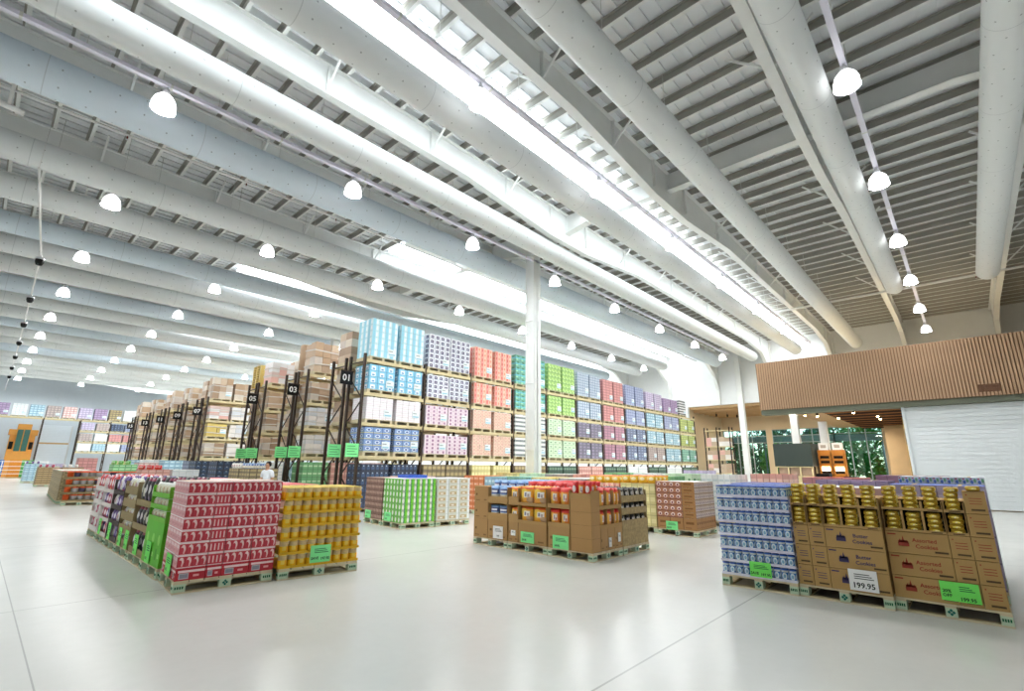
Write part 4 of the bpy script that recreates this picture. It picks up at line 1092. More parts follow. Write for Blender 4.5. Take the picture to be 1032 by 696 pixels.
# ================================================================== group 1: red cartons, yellow tubs and the bag row
C0 = Frame(1.98, 7.59, math.radians(-4))
pallet(C0, 0, 0, 1.18, 1.0, 'pallet under the red tin cartons, at the near left corner')
red_f = cell('red_carton_front', '#cc4450', [('r', 0, .06, 0, 1, '#8f2430'), ('r', .1, .4, .1, .4, '#b23340'), ('c', .54, .5, .32, .34, '#f3d3d2'), ('c', .38, .36, .26, .28, '#c63e4b'), ('r', .6, .76, .14, .4, '#edbcbc'), ('r', 0, 1, .9, 1, '#f6e2e2'), ('r', 0, 1, 0, .07, '#efd0d2')], vary=.04)
red_s = cell('red_carton_end', '#e2a5a8', [('r', .08, .92, .55, .8, '#f0cfd0'), ('r', .2, .7, .2, .4, '#d48a90'), ('r', 0, 1, .9, 1, '#f8e8e8')], '#c07a80', .02, vary=.04)  # pink end print, paled in the colour for the over-lit left side
red_n = cell('red_carton_short', '#cc4450', [('r', .3, .62, .2, .75, '#f3d3d2'), ('r', 0, 1, .9, 1, '#f6e2e2'), ('r', 0, 1, 0, .07, '#efd0d2')], vary=.04)
red_b = cell('red_carton_base', '#bb2f3b', [('r', .08, .98, .62, .8, '#f4dcdc'), ('r', .12, .45, .12, .58, '#b9b4bc'), ('r', .15, .42, .2, .5, '#8d8a98'), ('r', .6, .8, .25, .42, '#e7a5a5')], vary=.04)
red_t = plain('red_carton_top', '#f2d9d8', .6, vary=.06)
LH = 1.212 / 8
cols = [(0, .335, 'L'), (.337, .183, 'S'), (.522, .33, 'L'), (.854, .326, 'L')]
for k in range(8):
    for ci, (x, w_, kd) in enumerate(cols):
        rows = 5 if kd == 'L' else 3
        dep = .19 if kd == 'L' else .317
        for j in range(rows):
            if not (j == 0 or ci == 0 or k == 7): continue
            fm, ncell = (red_f, 4) if kd == 'L' else (red_n, 4)
            if k == 0: fm, ncell = red_b, 1
            me = carton(w_, dep, LH - (.007 if k == 6 else 0), fm, red_s if k else red_b, red_t, (ncell, 1, 1))
            single('tin_carton', me, C0.at(.005 + x, .01 + j * dep, PH + k * LH), C0.rz,
                   'red tin carton, layer %s up, column %s from left, row %s back, red stack' % (CARD[k], CARD[ci], CARD[j]), 'carton', 'cartons of the red stack')
sheet(C0, .0, .005, 1.185, .96, PH + 7 * LH - .0065, red_t, 'pale pink sheet under the top layer of the red stack')
# yellow tubs
Y0 = Frame(3.19, 7.44, math.radians(-7))
pallet(Y0, 0.02, 0, 1.16, 1.0, 'pallet under the yellow tubs')
ty = cell('tub_yellow', '#f6c21c', [('c', .5, .5, .3, .3, '#f2b21a'), ('r', 0, .4, .3, .7, '#f7d65a')], vary=.05); tbg = plain('tub_label', '#d6bd8c', .5, vary=.3, scale=24); tlid = plain('tub_lid', '#f3dc7a', .5, vary=.05)
tub = MB(); tub.lathe([(0, 0, ty), (.058, 0, ty), (.0645, .02, ty), (.0645, .1, ty), (.061, .108, tbg), (.0605, .158, tbg), (.056, .166, tlid), (.056, .176, tlid), (0, .18, tlid)], n=14, cells=(3, 1))
tub_me = tub.mesh('tub')
ytray = plain('tub_tray', '#e2b22c', .7, vary=.08)
for k in range(6):
    z = PH + k * .186
    tr_ = MB(); tr_.box(0, 1.18, 0, .98, 0, .004, ytray)
    for i in range(3): tr_.box(i * .394 + .002, i * .394 + .39, -.002, .0, 0, .035, ytray)
    single('tub_tray', tr_, Y0.at(.01, .01, z), Y0.rz, 'yellow cardboard tray, layer %s up in the yellow tub stack' % CARD[k], 'tray', 'trays of the yellow tub stack')
    for i in range(9):
        for j in range(7 if k == 5 else 1):
            single('tub', tub_me, Y0.at(.01 + .0655 + i * .131, .078 + j * .135, z + .0045), Y0.rz, 'yellow tub, layer %s up, %s from the left, row %s back, yellow stack' % (CARD[k], CARD[i], CARD[j]), 'tub', 'yellow tubs beside the red stack')
price_sign(Y0.at(.585, -.02, .19), Y0.rz, .3, .24, sign_mint, [('SAVE', .05, -.08, .06), ('197.95', .05, .07, .05)], 'mint green price card on the front of the yellow tubs')
price_sign(C0.at(-.012, .45, .17), C0.rz + LX, .34, .26, sign_green, [('SAVE', .05, -.08, .06)], 'green price card on the left end of the red stack')

# bag pallets behind the red stack, faces toward -X
tray_brown = plain('tray_brown', '#9c8a64', .8, vary=.1); tray_white = plain('tray_white', '#e4dcd8', .7, vary=.05); tray_green = plain('tray_green', '#74bf3c', .6, vary=.06); tray_dark = plain('tray_dark', '#4a3f3c', .7, vary=.1)
def bag_pallet(y, layers, lip, tmat, kinds, what, nb=4, z0=PH, toprows=4, topkinds=None, x=2.05, w=1.0, d=1.02, top=1.27, name='snack_bag'):
    fr = Frame(x, y, 0)
    pallet(fr, 0, 0, w, d, 'pallet under the %s' % what)
    lh = (top - z0) / layers
    for k in range(layers):
        z = z0 + k * lh
        single('display_tray', open_carton(w, d, lh - .004, lip, 'l', tmat), fr.at(0, 0, z), 0, 'display tray, layer %s up, of the %s' % (CARD[k], what), 'tray', 'display trays')
        if k == layers - 1: z -= 0
        for r in range(toprows if k == layers - 1 else 1):
            for i in range(nb):
                kd = (topkinds if (k == layers - 1 and topkinds) else kinds)[(i + k + r) % len(topkinds if (k == layers - 1 and topkinds) else kinds)]
                bh = lh * (1.22 if k == layers - 1 else .95)
                me = bag(kd, round((d - .11) / nb, 3), round(bh, 2), .11)
                put_bag(fr, me, .075 + r * (w - .13) / max(1, toprows - .4), .03 + (d - .06) * (i + .5) / nb, z + .008, 'l', '%s, layer %s up, %s from the near end, row %s in' % (what[:-1] if what.endswith('s') else what, CARD[k], CARD[i], CARD[r]), 'bags on the left-hand row', name)
# green: tall printed base carton then three trays
fr = Frame(2.03, 8.66, 0); pallet(fr, 0, 0, 1.0, 1.0, 'pallet under the bright green carton')
gm = cell('green_carton', '#62c02c', [('c', .5, .6, .2, .12, '#8fd75a'), ('r', .2, .45, .15, .4, '#4aa61e'), ('r', .6, .85, .2, .3, '#a3e070')], vary=.03)
single('base_carton', carton(1.0, 1.0, .6, gm, gm, tray_green, (3, 3, 1)), fr.at(0, 0, PH), 0, 'tall bright green carton at the bottom behind the red stack', 'carton')
for k in range(3):
    z = PH + .6 + k * .17
    single('display_tray', open_carton(1.0, 1.0, .165, .07, 'l', tray_green), fr.at(0, 0, z), 0, 'green lipped tray, layer %s up over the bright green carton' % CARD[k], 'tray', 'green trays')
    for r in range(5 if k == 2 else 1):
        for i in range(5):
            put_bag(fr, bag('palegreen', .18, .165 if k < 2 else .21, .1), .07 + r * .19, .1 + i * .2, z + .008, 'l', 'cream packet in green tray %s up, %s from the near end, row %s in' % (CARD[k], CARD[i], CARD[r]), 'cream packets', 'snack_packet', 'packet')
bag_pallet(9.73, 3, .1, tray_brown, ['dark', 'dark', 'blackwhite'], 'dark purple snack bags', 4, toprows=4)
bag_pallet(10.81, 5, .14, tray_brown, ['cream', 'white'], 'cream bags in brown cartons', 4, toprows=4, topkinds=['cream', 'white'])
bag_pallet(11.89, 4, .09, tray_dark, ['purple', 'purple', 'white'], 'purple snack bags', 4, toprows=4)
bag_pallet(12.97, 4, .07, tray_white, ['pink', 'pink', 'purple'], 'crimson snack bags', 4, toprows=4, topkinds=['pink', 'red'])
bag_pallet(14.05, 4, .1, tray_white, ['white', 'pink'], 'white and crimson bags', 4, toprows=4, topkinds=['red', 'pink'])
for i, (y, nm) in enumerate([(9.25, 'bright green carton'), (10.2, 'dark purple bags'), (10.95, 'cream bags, near one'), (11.5, 'cream bags, far one'), (12.55, 'purple bags'), (13.6, 'crimson bags')]):
    price_sign((2.012 if i == 0 else 2.035, y, .16), LX, .26, .3, sign_green, [('SAVE', .05, -.06, .06)], 'bright green price card at the foot of the %s' % nm)
# red-topped cartons behind the bag row
fr = Frame(3.2, 8.7, 0)
for i in range(5):
    cm_ = [P['pink_case'], P['red_case'], P['red_case'], P['pink_case'], P['red_case']][i]
    back_pallet(3.25, 8.8 + i * 1.12, 1.25, cm_, red_t if i % 2 else plain('red_film_top', '#d9495a', .5, vary=.1), 'pinkish cartons behind the bag row, %s from the yellow tubs' % ORD[i], 2, 2, 4, 1.1, 1.05, (2, 2, 1))

# ================================================================== group 2: snack cartons in the middle
card_edge = plain('cardboard_mid', '#a9824f', .8, vary=.1, scale=5); printm = plain('carton_print', '#6d5233', .8, vary=0)
def M(y): return Frame(7.52, y, 0)
for i, y in enumerate((5.02, 6.03, 7.04)):
    pallet(M(y), 0, 0, 1.0, .99, ['pallet under the corner of the snack display', 'pallet under the middle of the snack display front', 'pallet under the left end of the snack display'][i])
    pallet(Frame(8.56, y, 0), 0, 0, 1.0, .99, ['pallet under the camouflage-pattern trays', 'rear middle pallet of the snack display', 'rear left pallet of the snack display'][i])
ZB, ZM, ZT = PH, PH + .37, PH + .70; HT = .33
def closed(x, y, z, w, d, h, label, mat=None, cells=(1, 1, 1)):
    single('shipping_carton', carton(w, d, h, mat or kraft, mat or kraft, card_edge, cells), (x, y, z), 0, label, 'carton', 'cartons of the snack display')
kraft = cell('kraft_printed', '#b08a58', [('r', .1, .22, .42, .55, '#7b5c36'), ('r', .1, .4, .1, .16, '#8d6c42'), ('r', .7, .9, .12, .2, '#8a6a40')], '#8c6b41', .012, vary=.03)
kraft_pl = cell('kraft_plain', '#b58d5a', [], '#8c6b41', .02, vary=.04)
def bags_carton(x, y, z, w, d, h, face, n, kind, label, lip=.09, bh=None, rows=1):
    single('display_carton', open_carton(w, d, h - .004, lip, face, cardboard), (x, y, z), 0, 'open brown carton, ' + label, 'carton', 'cartons of the snack display')
    fr = Frame(x, y, 0); L = (d if face == 'l' else w) - .03
    for r in range(rows):
        for i in range(n):
            kd = kind[(i + r) % len(kind)]
            me = bag(kd, round(L / n, 3), bh or round(h - .03, 2), .11)
            if face == 'l': lx, ly = .07 + r * .14, .015 + L * (n - 1 - i + .5) / n
            else: lx, ly = .015 + L * (i + .5) / n, .07 + r * .14
            put_bag(fr, me, lx, ly, z + .008, face, '%s bag %s from left, row %s, carton %s' % ({'orange': 'orange', 'red_orange': 'red and orange', 'blue_white': 'blue and white', 'blackwhite': 'black and white', 'red': 'red'}[kd], CARD[i], CARD[r], label), 'bags of the snack display')
# left pallet: narrow closed column, wide column with windows of blue bags
for k, (z, h) in enumerate(((ZB, .37), (ZM, .33), (ZT, .33))):
    closed(7.52, 7.61, z, .5, .42, h, 'plain brown carton at the far left edge of the snack display, layer %s up' % CARD[k])
    if k == 0: closed(7.52, 7.05, z, .5, .555, h, 'brown carton with the white card, left end of the snack display')
    else: bags_carton(7.52, 7.05, z, .5, .555, h, 'l', 2, ['blue_white'], '%s up, display left end' % CARD[k], .14, rows=1 if k == 1 else 3, bh=.29 if k == 1 else .34)
# middle pallet
for k, (z, h) in enumerate(((ZB, .37), (ZM, .33), (ZT, .33))):
    if k == 0:
        closed(7.52, 6.76, z, .5, .255, h, 'narrow brown carton with a small white label, snack display front'); closed(7.52, 6.04, z, .5, .715, h, 'wide brown carton behind the left green price card')
    else:
        bags_carton(7.52, 6.76, z, .5, .255, h, 'l', 1, ['orange'], '%s up, narrow column' % CARD[k], .16, rows=1 if k == 1 else 3, bh=.28 if k == 1 else .34)
        bags_carton(7.52, 6.04, z, .5, .715, h, 'l', 2, ['orange'], '%s up, middle column' % CARD[k], .06, rows=1 if k == 1 else 3, bh=.31 if k == 1 else .36)
# corner pallet
for k, (z, h) in enumerate(((ZB, .37), (ZM, .33), (ZT, .33))):
    if k == 0: closed(7.52, 5.5, z, .5, .505, h, 'brown carton behind the right green price card')
    else: bags_carton(7.52, 5.5, z, .5, .505, h, 'l', 2, ['red_orange'], '%s up, right of middle' % CARD[k], .08, rows=1 if k == 1 else 3, bh=.31 if k == 1 else .36)
for k in range(4): closed(7.52, 5.03, PH + k * .222, .28, .46, .222, 'plain brown corner box, %s from the floor, snack display' % ORD[k], kraft_pl)
bags_carton(7.52, 5.03, PH + .888, .28, .46, .15, 'l', 3, ['red', 'red_orange'], 'on the corner boxes', .1, bh=.3, rows=2)
for c, (x, w_) in enumerate(((7.80, .24), (8.04, .24), (8.28, .27))):
    closed(x, 5.03, ZB, w_, .46, .37, 'brown carton on the right side, bottom layer, column %s' % CARD[c])
    for k, z in ((1, ZM), (2, ZT)):
        bags_carton(x, 5.03, z, w_, .46, .33, 'f', 1 if c < 2 else 2, ['red_orange'], '%s up, right side %s' % (CARD[k], CARD[c]), .07, rows=1 if k == 1 else 3, bh=.31 if k == 1 else .36)
# camouflage pallet
camo = plain('camo_tray', '#ad986c', .8, vary=.5, scale=16)
single('base_carton', carton(1.0, .98, .34, camo, camo, card_edge), (8.56, 5.03, PH), 0, 'camouflage-printed base carton at the right end of the snack display', 'carton')
for k in range(3):
    z = PH + .34 + k * .225
    bags_k = bag('blackwhite', .178, .2 if k < 2 else .25, .1)
    single('display_tray', open_carton(1.0, .98, .22, .125, 'f', camo), (8.56, 5.03, z), 0, 'camouflage-printed tray, layer %s up, right end of the snack display' % CARD[k], 'tray', 'camouflage trays')
    for r in range(5 if k == 2 else 1):
        for i in range(5): put_bag(Frame(8.56, 5.03, 0), bags_k, .1 + i * .2, .07 + r * .19, z + .008, 'f', 'black and white bag, camouflage tray %s up, %s from left, row %s back' % (CARD[k], CARD[i], CARD[r]), 'bags in the camouflage trays')
# rear filling and the rows of bag tops
for i, (y, kd, nm) in enumerate(((6.04, 'red', 'red'), (7.05, 'blue_white', 'blue and white'))):
    f2 = Frame(8.56, y, 0)
    stack(f2, 0, 0, PH, 1.0, .98, .84, 2, 2, 1, 'shipping_carton', lambda a, b_, c: carton(.5, .49, .84, kraft, kraft, card_edge), 'brown rear carton', '%s side of the snack display' % ('middle', 'left')[i], 'carton', 'rear cartons of the snack display', full=True)
    for r in range(5):
        for c in range(4): put_bag(f2, bag(kd, .22, .3, .12), .1 + r * .2, .13 + c * .24, PH + .842, 'l', '%s bag on the rear cartons, row %s back, %s from the right' % (nm, CARD[r], CARD[c]), 'bags on the rear cartons')
for i, (y, kd, nm) in enumerate(((5.5, 'red', 'red'), (6.04, 'red', 'red'), (7.05, 'blue_white', 'blue and white'))):
    f2 = Frame(8.03, y, 0)
    stack(f2, 0, 0, PH, .5, .5 if i == 0 else .98, .84, 1, 1 if i == 0 else 2, 1, 'shipping_carton', lambda a, b_, c, q=i: carton(.5, .5 if q == 0 else .49, .84, kraft, kraft, card_edge), 'brown inner carton', 'snack display block %s' % CARD[i], 'carton', 'inner cartons of the snack display', full=True)
    for r in range(3):
        for c in range(2 if i == 0 else 4): put_bag(f2, bag(kd, .22, .3, .12), .08 + r * .17, .13 + c * .24, PH + .842, 'l', '%s bag on inner block %s, row %s back, %s from the right' % (nm, CARD[i], CARD[r], CARD[c]), 'bags on the inner cartons')
price_sign((7.512, 6.51, .17), LX, .34, .2, sign_mint, [('SAVE', .05, -.08, .05)], 'mint price card on the wide carton left of the display centre')
price_sign((7.512, 5.71, .15), LX, .36, .23, sign_mint, [('SAVE', .05, -.08, .05)], 'mint price card beside the plain corner boxes of the snack display')
price_sign((7.512, 7.3, .17), LX, .28, .24, paper_white, [('199', .05, 0, .05)], 'white price card at the left end of the snack display')
price_sign((7.512, 6.88, .27), LX, .12, .1, paper_white, [], 'small white label on the narrow carton of the snack display')
price_sign((8.1, 5.02, .2), 0, .09, .16, paper_white, [], 'small white slip low on the right side, left one'); price_sign((8.42, 5.02, .26), 0, .09, .16, paper_white, [], 'small white slip low on the right side, right one')

# ================================================================== group 3: blue tins and cookie cartons at the right
B0 = Frame(7.45, 1.86, math.radians(-7)); B1 = Frame(7.52, .92, math.radians(-3)); B2 = Frame(7.63, -.1, math.radians(-7))
B0 = Frame(7.56, 1.895, math.radians(3)); B1 = Frame(7.60, .908, 0); B2 = Frame(7.68, -.078, 0)
pallet(B0, 0, 0, 1.0, .95, 'pallet under the blue tins'); pallet(B1, 0, 0, 1.0, .98, 'pallet under the butter cookie cartons'); pallet(B2, 0, 0, 1.0, .98, 'pallet under the assorted cookie cartons at the near right')
tin_l = cell('tin_label', '#4f84c6', [('c', .5, .42, .42, .34, '#dcebf2'), ('c', .5, .42, .22, .18, '#8dbbd6'), ('r', 0, 1, .8, 1, '#cfdadd')], vary=0)
tin_lid = plain('tin_lid_blue', '#3b64c0', .4, vary=.05); tin_metal = plain('tin_metal', '#c9d3da', .3, metal=.6, vary=0)
tinm = MB(); tinm.lathe([(0, 0, tin_metal), (.044, 0, tin_metal), (.0445, .006, tin_l), (.0445, .128, tin_lid), (.046, .129, tin_lid), (.046, .143, tin_lid), (.042, .145, tin_lid), (0, .145, tin_lid)], n=16, cells=(4, 1))
tin_me = MB()
for i in range(1): pass
# label uv: one print per quarter turn, full height of the label band
for pts, mi, uv, sm in zip(tinm.f, tinm.m, tinm.uv, tinm.sm):
    mt = tinm.mats[mi]
    if mt is tin_l: uv = [(u, 0.0 + .999 * (0 if tinm.v[p][2] < .05 else 1)) for (u, v_), p in zip(uv, pts)]
    tin_me.face([tinm.v[p] for p in pts], mt, uv, sm)
tin_me = tin_me.mesh('tin')
tray_lilac = plain('tin_tray', '#dcdcec', .6, vary=.04)
TH = 1.225 / 7
for k in range(7):
    z = PH + k * TH
    tr_ = MB(); tr_.box(0, .98, 0, .94, 0, .012, tray_lilac); tr_.box(-.004, 0, 0, .94, 0, .034, tray_lilac); tr_.box(0, .98, -.004, 0, 0, .034, tray_lilac); tr_.box(.976, .98, 0, .94, .012, .034, tray_lilac)
    single('tin_tray', tr_, B0.at(.01, .005, z), B0.rz, 'pale lilac tray, layer %s up in the blue tin stack' % CARD[k], 'tray', 'trays of the blue tin stack')
    for i in range(10):
        for j in range(8 if k == 6 else 1):
            single('tin', tin_me, B0.at(.06 + j * .115, .005 + .047 + (9 - i) * .0938, z + .0125), B0.rz + PI / 4, 'blue lidded tin, layer %s up, %s from the left, row %s back, blue stack' % (CARD[k], CARD[i], CARD[j]), 'tin', 'tins of the blue stack')
price_sign(B0.at(-.012, .43, .17), B0.rz + LX, .27, .19, sign_green, [('SAVE', .045, -.075, .045), ('197.95', .045, .06, .035)], 'green price card on the bottom layer of the blue tins')

# cookie cartons
print_blue = plain('print_blue', '#4a4468', .7, vary=0); print_red = plain('print_red', '#a04434', .7, vary=0); print_dark = plain('print_dark', '#5c4a34', .8, vary=0)
ck = plain('cookie_kraft', '#b8955f', .8, vary=.05, scale=4)
pack_y = cell('cookie_pack', '#ecd658', [('r', 0, 1, .35, .6, '#f6f0cc'), ('c', .5, .48, .15, .3, '#8f6a2c'), ('r', .1, .3, .1, .3, '#b5912c')], vary=.12)
pk_ = MB()
pk_.box(0, .2, -.05, .05, .004, .052, pack_y, (2, 1, 1))
pk_.lathe([(.0, 0), (.0, 0)], n=3, mat=pack_y)
pkm = MB()
for a in range(10):
    t0, t1 = 2 * PI * a / 10, 2 * PI * (a + 1) / 10
    q = lambda x, t, s=1: (x, .064 * math.copysign(abs(math.cos(t)) ** .4, math.cos(t)) * s, .027 + .026 * math.copysign(abs(math.sin(t)) ** .4, math.sin(t)) * s)
    pkm.face([q(.015, t1), q(.015, t0), q(.225, t0), q(.225, t1)], pack_y, [(a / 5 % 1, 0), ((a + 1) / 5 % 1.01, 0), ((a + 1) / 5 % 1.01, .99), (a / 5 % 1, .99)], True)
    pkm.face([q(0, t1, .55), q(0, t0, .55), q(.015, t0), q(.015, t1)], pack_y, [(.1, .1), (.2, .1), (.2, .3), (.1, .3)], True)
    pkm.face([q(.225, t1), q(.225, t0), q(.24, t0, .55), q(.24, t1, .55)], pack_y, [(.1, .1), (.2, .1), (.2, .3), (.1, .3)], True)
pkm.face([(0, .064 * .55 * math.cos(2 * PI * a / 10), .027 + .026 * .55 * math.sin(2 * PI * a / 10)) for a in range(9, -1, -1)], pack_y)
pack_me = pkm.mesh('cookie_pack')
CH = .245
def castle(mb, mat, cy, cz, s, x=-.0015):
    """little domed-palace emblem with three spires"""
    mb.box(x, 0, cy - .034 * s, cy + .034 * s, cz - .03 * s, cz - .002 * s, mat)
    for dy, h_ in ((-.02, .02), (0, .05), (.02, .026)):
        mb.face([(x, cy + (dy + .011) * s, cz - .002 * s), (x, cy + (dy - .011) * s, cz - .002 * s), (x, cy + dy * s, cz + h_ * s)], mat)
        mb.box(x, 0, cy + (dy - .011) * s, cy + (dy + .011) * s, cz - .004 * s, cz + .012 * s, mat)
def cookie_carton(wy, dx, h, style, words=None, pm=None, windows=0):
    """carton whose printed face looks to -X; wy along Y, dx along X"""
    mb = MB(); t = .006
    if windows:
        lip = .03
        mb.box(0, dx, 0, wy, 0, t, ck); mb.box(dx - t, dx, 0, wy, t, h, ck); mb.box(0, dx, 0, t, t, h, ck); mb.box(0, dx, wy - t, wy, t, h, ck)
        mb.box(0, t, 0, wy, t, lip, ck)
        for i in range(windows + 1):
            yy = wy * i / windows
            mb.box(0, t, max(0, yy - .012), min(wy, yy + .012), lip, h, ck)
        mb.box(.272, .282, t, wy - t, t, h, dark)  # dark sheet stands in for the shade behind the packs
        mb.box(-.0012, 0, .04, .14, .006, .018, print_dark)
    else:
        mb.box(.0015, dx, .0015, wy - .0015, 0, h - .0015, ck)
        mb.box(-.0002, .0015, .0015, wy - .0015, h - .006, h - .0045, print_dark)
        if words:
            castle(mb, pm, wy * .72, h * .52, 1.5)
            add_text(mb, words[0], .06, pm, (-.001, wy * .38, h * .64), '-X'); add_text(mb, words[1], .06, pm, (-.001, wy * .36, h * .36), '-X')
            mb.box(-.001, .0015, .02, .14, .03, .05, print_dark); mb.box(-.001, .0015, wy - .1, wy - .02, h - .04, h - .025, pm)
        elif style == 'end':
            pmx = pm or print_dark
            for q in range(3): mb.box(-.0008, .0015, wy * .2, wy * .75, h * (.42 + q * .12), h * (.42 + q * .12) + .007, plain('print_pale', '#9d7650', .8, vary=0) if pm is None else pmx)
            mb.box(-.001, .0015, wy * .12, wy * .72, .03, .05, print_dark); mb.box(-.001, .0015, wy * .8, wy * .86, h - .05, h - .035, pmx)
    return mb.mesh('cookie_carton')
def packs(fr, lx, ly, z, n, lab):
    for q in range(n): single('cookie_pack', pack_me, fr.at(lx + .006 + brnd.uniform(0, .006), ly + brnd.uniform(-.006, .006), z + q * .0535), fr.rz + brnd.uniform(-.02, .02), 'yellow cookie pack, %s up in %s' % (CARD[q], lab), 'cookie pack', 'yellow cookie packs')
def cookies(fr, order, word, pm, nm):
    """order: list of (width, kind) from the picture's left (far +Y) to right"""
    for k in range(5):
        y = .975
        for ci, (w_, kind) in enumerate(order):
            y -= w_
            z = PH + k * CH + .001
            win = 0
            if k >= 3 and kind != 'shut': win = 3 if kind == 'long' else 1
            top = k == 4
            me = cookie_carton(w_ - .003, .30, CH - .003 if not (top and win) else CH * .45, 'end', (word, 'Cookies') if (kind == 'long' and not win) else None, pm, win)
            single('cookie_carton', me, fr.at(.01, y, z), fr.rz, '%s cookie carton with %s, layer %s up, column %s from the left' % (nm, 'packs showing' if win else ('the name' if kind == 'long' else 'its end out'), CARD[k], CARD[ci]), 'carton', 'cookie cartons')
            if win:
                for i in range(win): packs(fr, .012, y + w_ * (i + .5) / win, z + .0075, 5 if top else 4, '%s carton, layer %s up, column %s, slot %s' % (nm, CARD[k], CARD[ci], CARD[win - 1 - i]))
            if top and kind == 'shut':
                packs(fr, .012, y + w_ * .5, z + CH - .002, 1, 'the top of the shut %s carton' % nm)
    for j in range(2):
        for k in range(5):
            for c in range(2):
                single('cookie_carton', carton(.33, .484, CH - .001 if k < 4 else .12, ck, kraft, ck), fr.at(.32 + j * .335, .005 + c * .487, PH + k * CH + .001), fr.rz, '%s cookie carton inside the stack, layer %s up, row %s behind, %s half' % (nm, CARD[k], CARD[j], ('right', 'left')[c]), 'carton', 'rear cookie cartons')
cookies(B1, [(.175, 'end'), (.185, 'end'), (.612, 'long')], 'Butter', print_blue, 'butter')
cookies(B2, [(.58, 'long'), (.19, 'end'), (.195, 'shut')], 'Assorted', print_red, 'assorted')
price_sign(B1.at(-.012, .27, .17), B1.rz + LX, .29, .24, paper_white, [('199.95', .085, 0, .06)], 'white price card reading 199.95 on the butter cookie cartons')
price_sign(B2.at(-.012, .385, .19), B2.rz + LX, .33, .2, sign_green, [('20%', .045, -.11, .1), ('OFF', .045, -.11, .055), ('199.95', .05, .06, .03)], 'large green price card reading 20% OFF on the assorted cookie cartons', small='s')
# pallets behind them
back_pallet(8.75, 2.02, 1.36, P['blue_violet'], t_blue, 'blue-topped cartons behind the tins')
mixed = cell('mixed_carton', '#d3dbe0', [('c', .3, .4, .2, .25, '#5878c0'), ('c', .72, .6, .18, .25, '#7fb58a'), ('r', .1, .35, .72, .9, '#c9556a')], '#9fb0b8', .05, vary=.15)
back_pallet(8.8, .97, 1.34, P['pink_case'], t_white, 'pale cartons behind the butter cookies')
back_pallet(8.92, -.10, 1.40, P['lilac'], t_blue, 'lilac blue-topped cartons behind the assorted cookies')
back_pallet(9.85, 1.0, 1.42, P['purple'], t_purp, 'purple-topped cartons, third row back')
back_pallet(10.0, -.12, 1.50, mixed, t_white, 'mixed blue and green cartons at the right rear', 3, 3, 6, cells=(4, 4, 2))
back_pallet(11.1, .3, 1.5, P['magenta'], t_purp, 'dark magenta cartons in front of the mustard wall')
back_pallet(11.2, 1.5, 1.44, P['red_brown'], t_red, 'brick red cartons before the orange cabinets')
back_pallet(15.2, 3.7, 1.45, P['red_case'], t_red, 'red-topped cartons under the header board')
for i, y in enumerate((4.9, 6.0, 7.1, 8.2)):
    back_pallet(14.6, y, 1.42, [P['white_case'], P['pale_green'], P['white_case'], P['green_case']][i], [t_white, t_green, t_white, t_green][i], '%s far cartons, %s right of the long rack end' % (['white', 'pale green', 'off-white', 'green'][i], ORD[i]))
back_pallet(20.5, 8.0, 1.5, P['lilac'], t_purp, 'lilac cartons at the foot of the lobby column')
for i, (x, y, h) in enumerate(((13.0, 2.47, 1.5), (13.4, 2.02, 1.44))):
    mb = MB(); mb.box(0, .3, -.09, .09, 0, h - .34, black); mb.box(-.02, .32, -.12, .12, h - .34, h, black); mb.box(-.03, -.02, -.09, .09, h - .3, h - .04, dark)
    single('bin_stand', mb, (x, y, 0), 0, 'black display stand rising behind the cookie packs, %s of two' % ('left', 'right')[i], 'display stand')

# ================================================================== group 4: brown stack, and the row behind the snack display
g4_red = cell('noodle_carton', '#b07a60', [('c', .5, .55, .3, .28, '#efe0dc'), ('c', .5, .5, .16, .16, '#7a2c34'), ('r', 0, 1, 0, .16, '#7c4a3c')], vary=.06)
g4_pur = cell('noodle_carton_purple', '#b7a79a', [('c', .5, .5, .3, .3, '#dcd4d4'), ('c', .5, .5, .18, .18, '#5c4a68'), ('r', 0, 1, 0, .14, '#8a7460')], vary=.06)
g4_box = cell('noodle_box_end', '#ad8152', [('r', .2, .8, .5, .7, '#7e5732'), ('r', .15, .6, .15, .25, '#94693e')], '#7c5c38', .03, vary=.04)
f4 = Frame(11.88, 4.98, 0); pallet(f4, 0, 0, 1.2, 1.0, 'pallet under the red and white cup cartons right of the snack display')
for k in range(7):
    z = PH + (0 if k == 0 else .27 + (k - 1) * .141); h = .27 if k == 0 else .141
    for c in range(3):
        for r in range(2):
            m_ = (g4_box if (k == 0 or c == 0) else g4_red); ms_ = g4_box if k == 0 else g4_pur
            single('cup_carton', carton(.6, .333, h, ms_, m_, t_white, (5, 1 if (k == 0 or c == 0) else 2, 1)), f4.at(r * .6, c * .333, z), 0, 'brown carton of cups, layer %s up, column %s from the right, row %s back' % (CARD[k], CARD[c], CARD[r]), 'carton', 'cartons of cups right of the snack display')
price_sign((11.865, 5.6, .13), LX, .3, .2, sign_mint, [('SAVE', .05, -.07, .05)], 'mint price card low on the red and white cup cartons')
def row_pallet(y, m_, tm, what, h=1.27, top=None, x=11.95):
    back_pallet(x, y, h, m_, tm, what, 2, 2, 4, 1.1, 1.0, (2, 3, 1), top)
row_pallet(6.03, P['yellow_case'], t_yel, 'yellow cartons left of the cup cartons', 1.2, ('yellow', 4))
row_pallet(7.08, P['red_peach'], t_yel, 'orange topped cartons behind the snack bags', 1.18, ('yellow', 4))
row_pallet(8.13, P['brown_box'], t_white, 'grey brown cartons behind the red bags', 1.27)
row_pallet(9.18, P['yellow_case'], t_yel, 'pale yellow cartons behind the orange bags', 1.27)
row_pallet(10.23, P['teal_green'], t_turq, 'turquoise-topped cartons behind the blue bags', 1.27)
row_pallet(11.28, P['cyan_blue'], t_turq, 'blue cartons behind the left end of the snack display', 1.25)
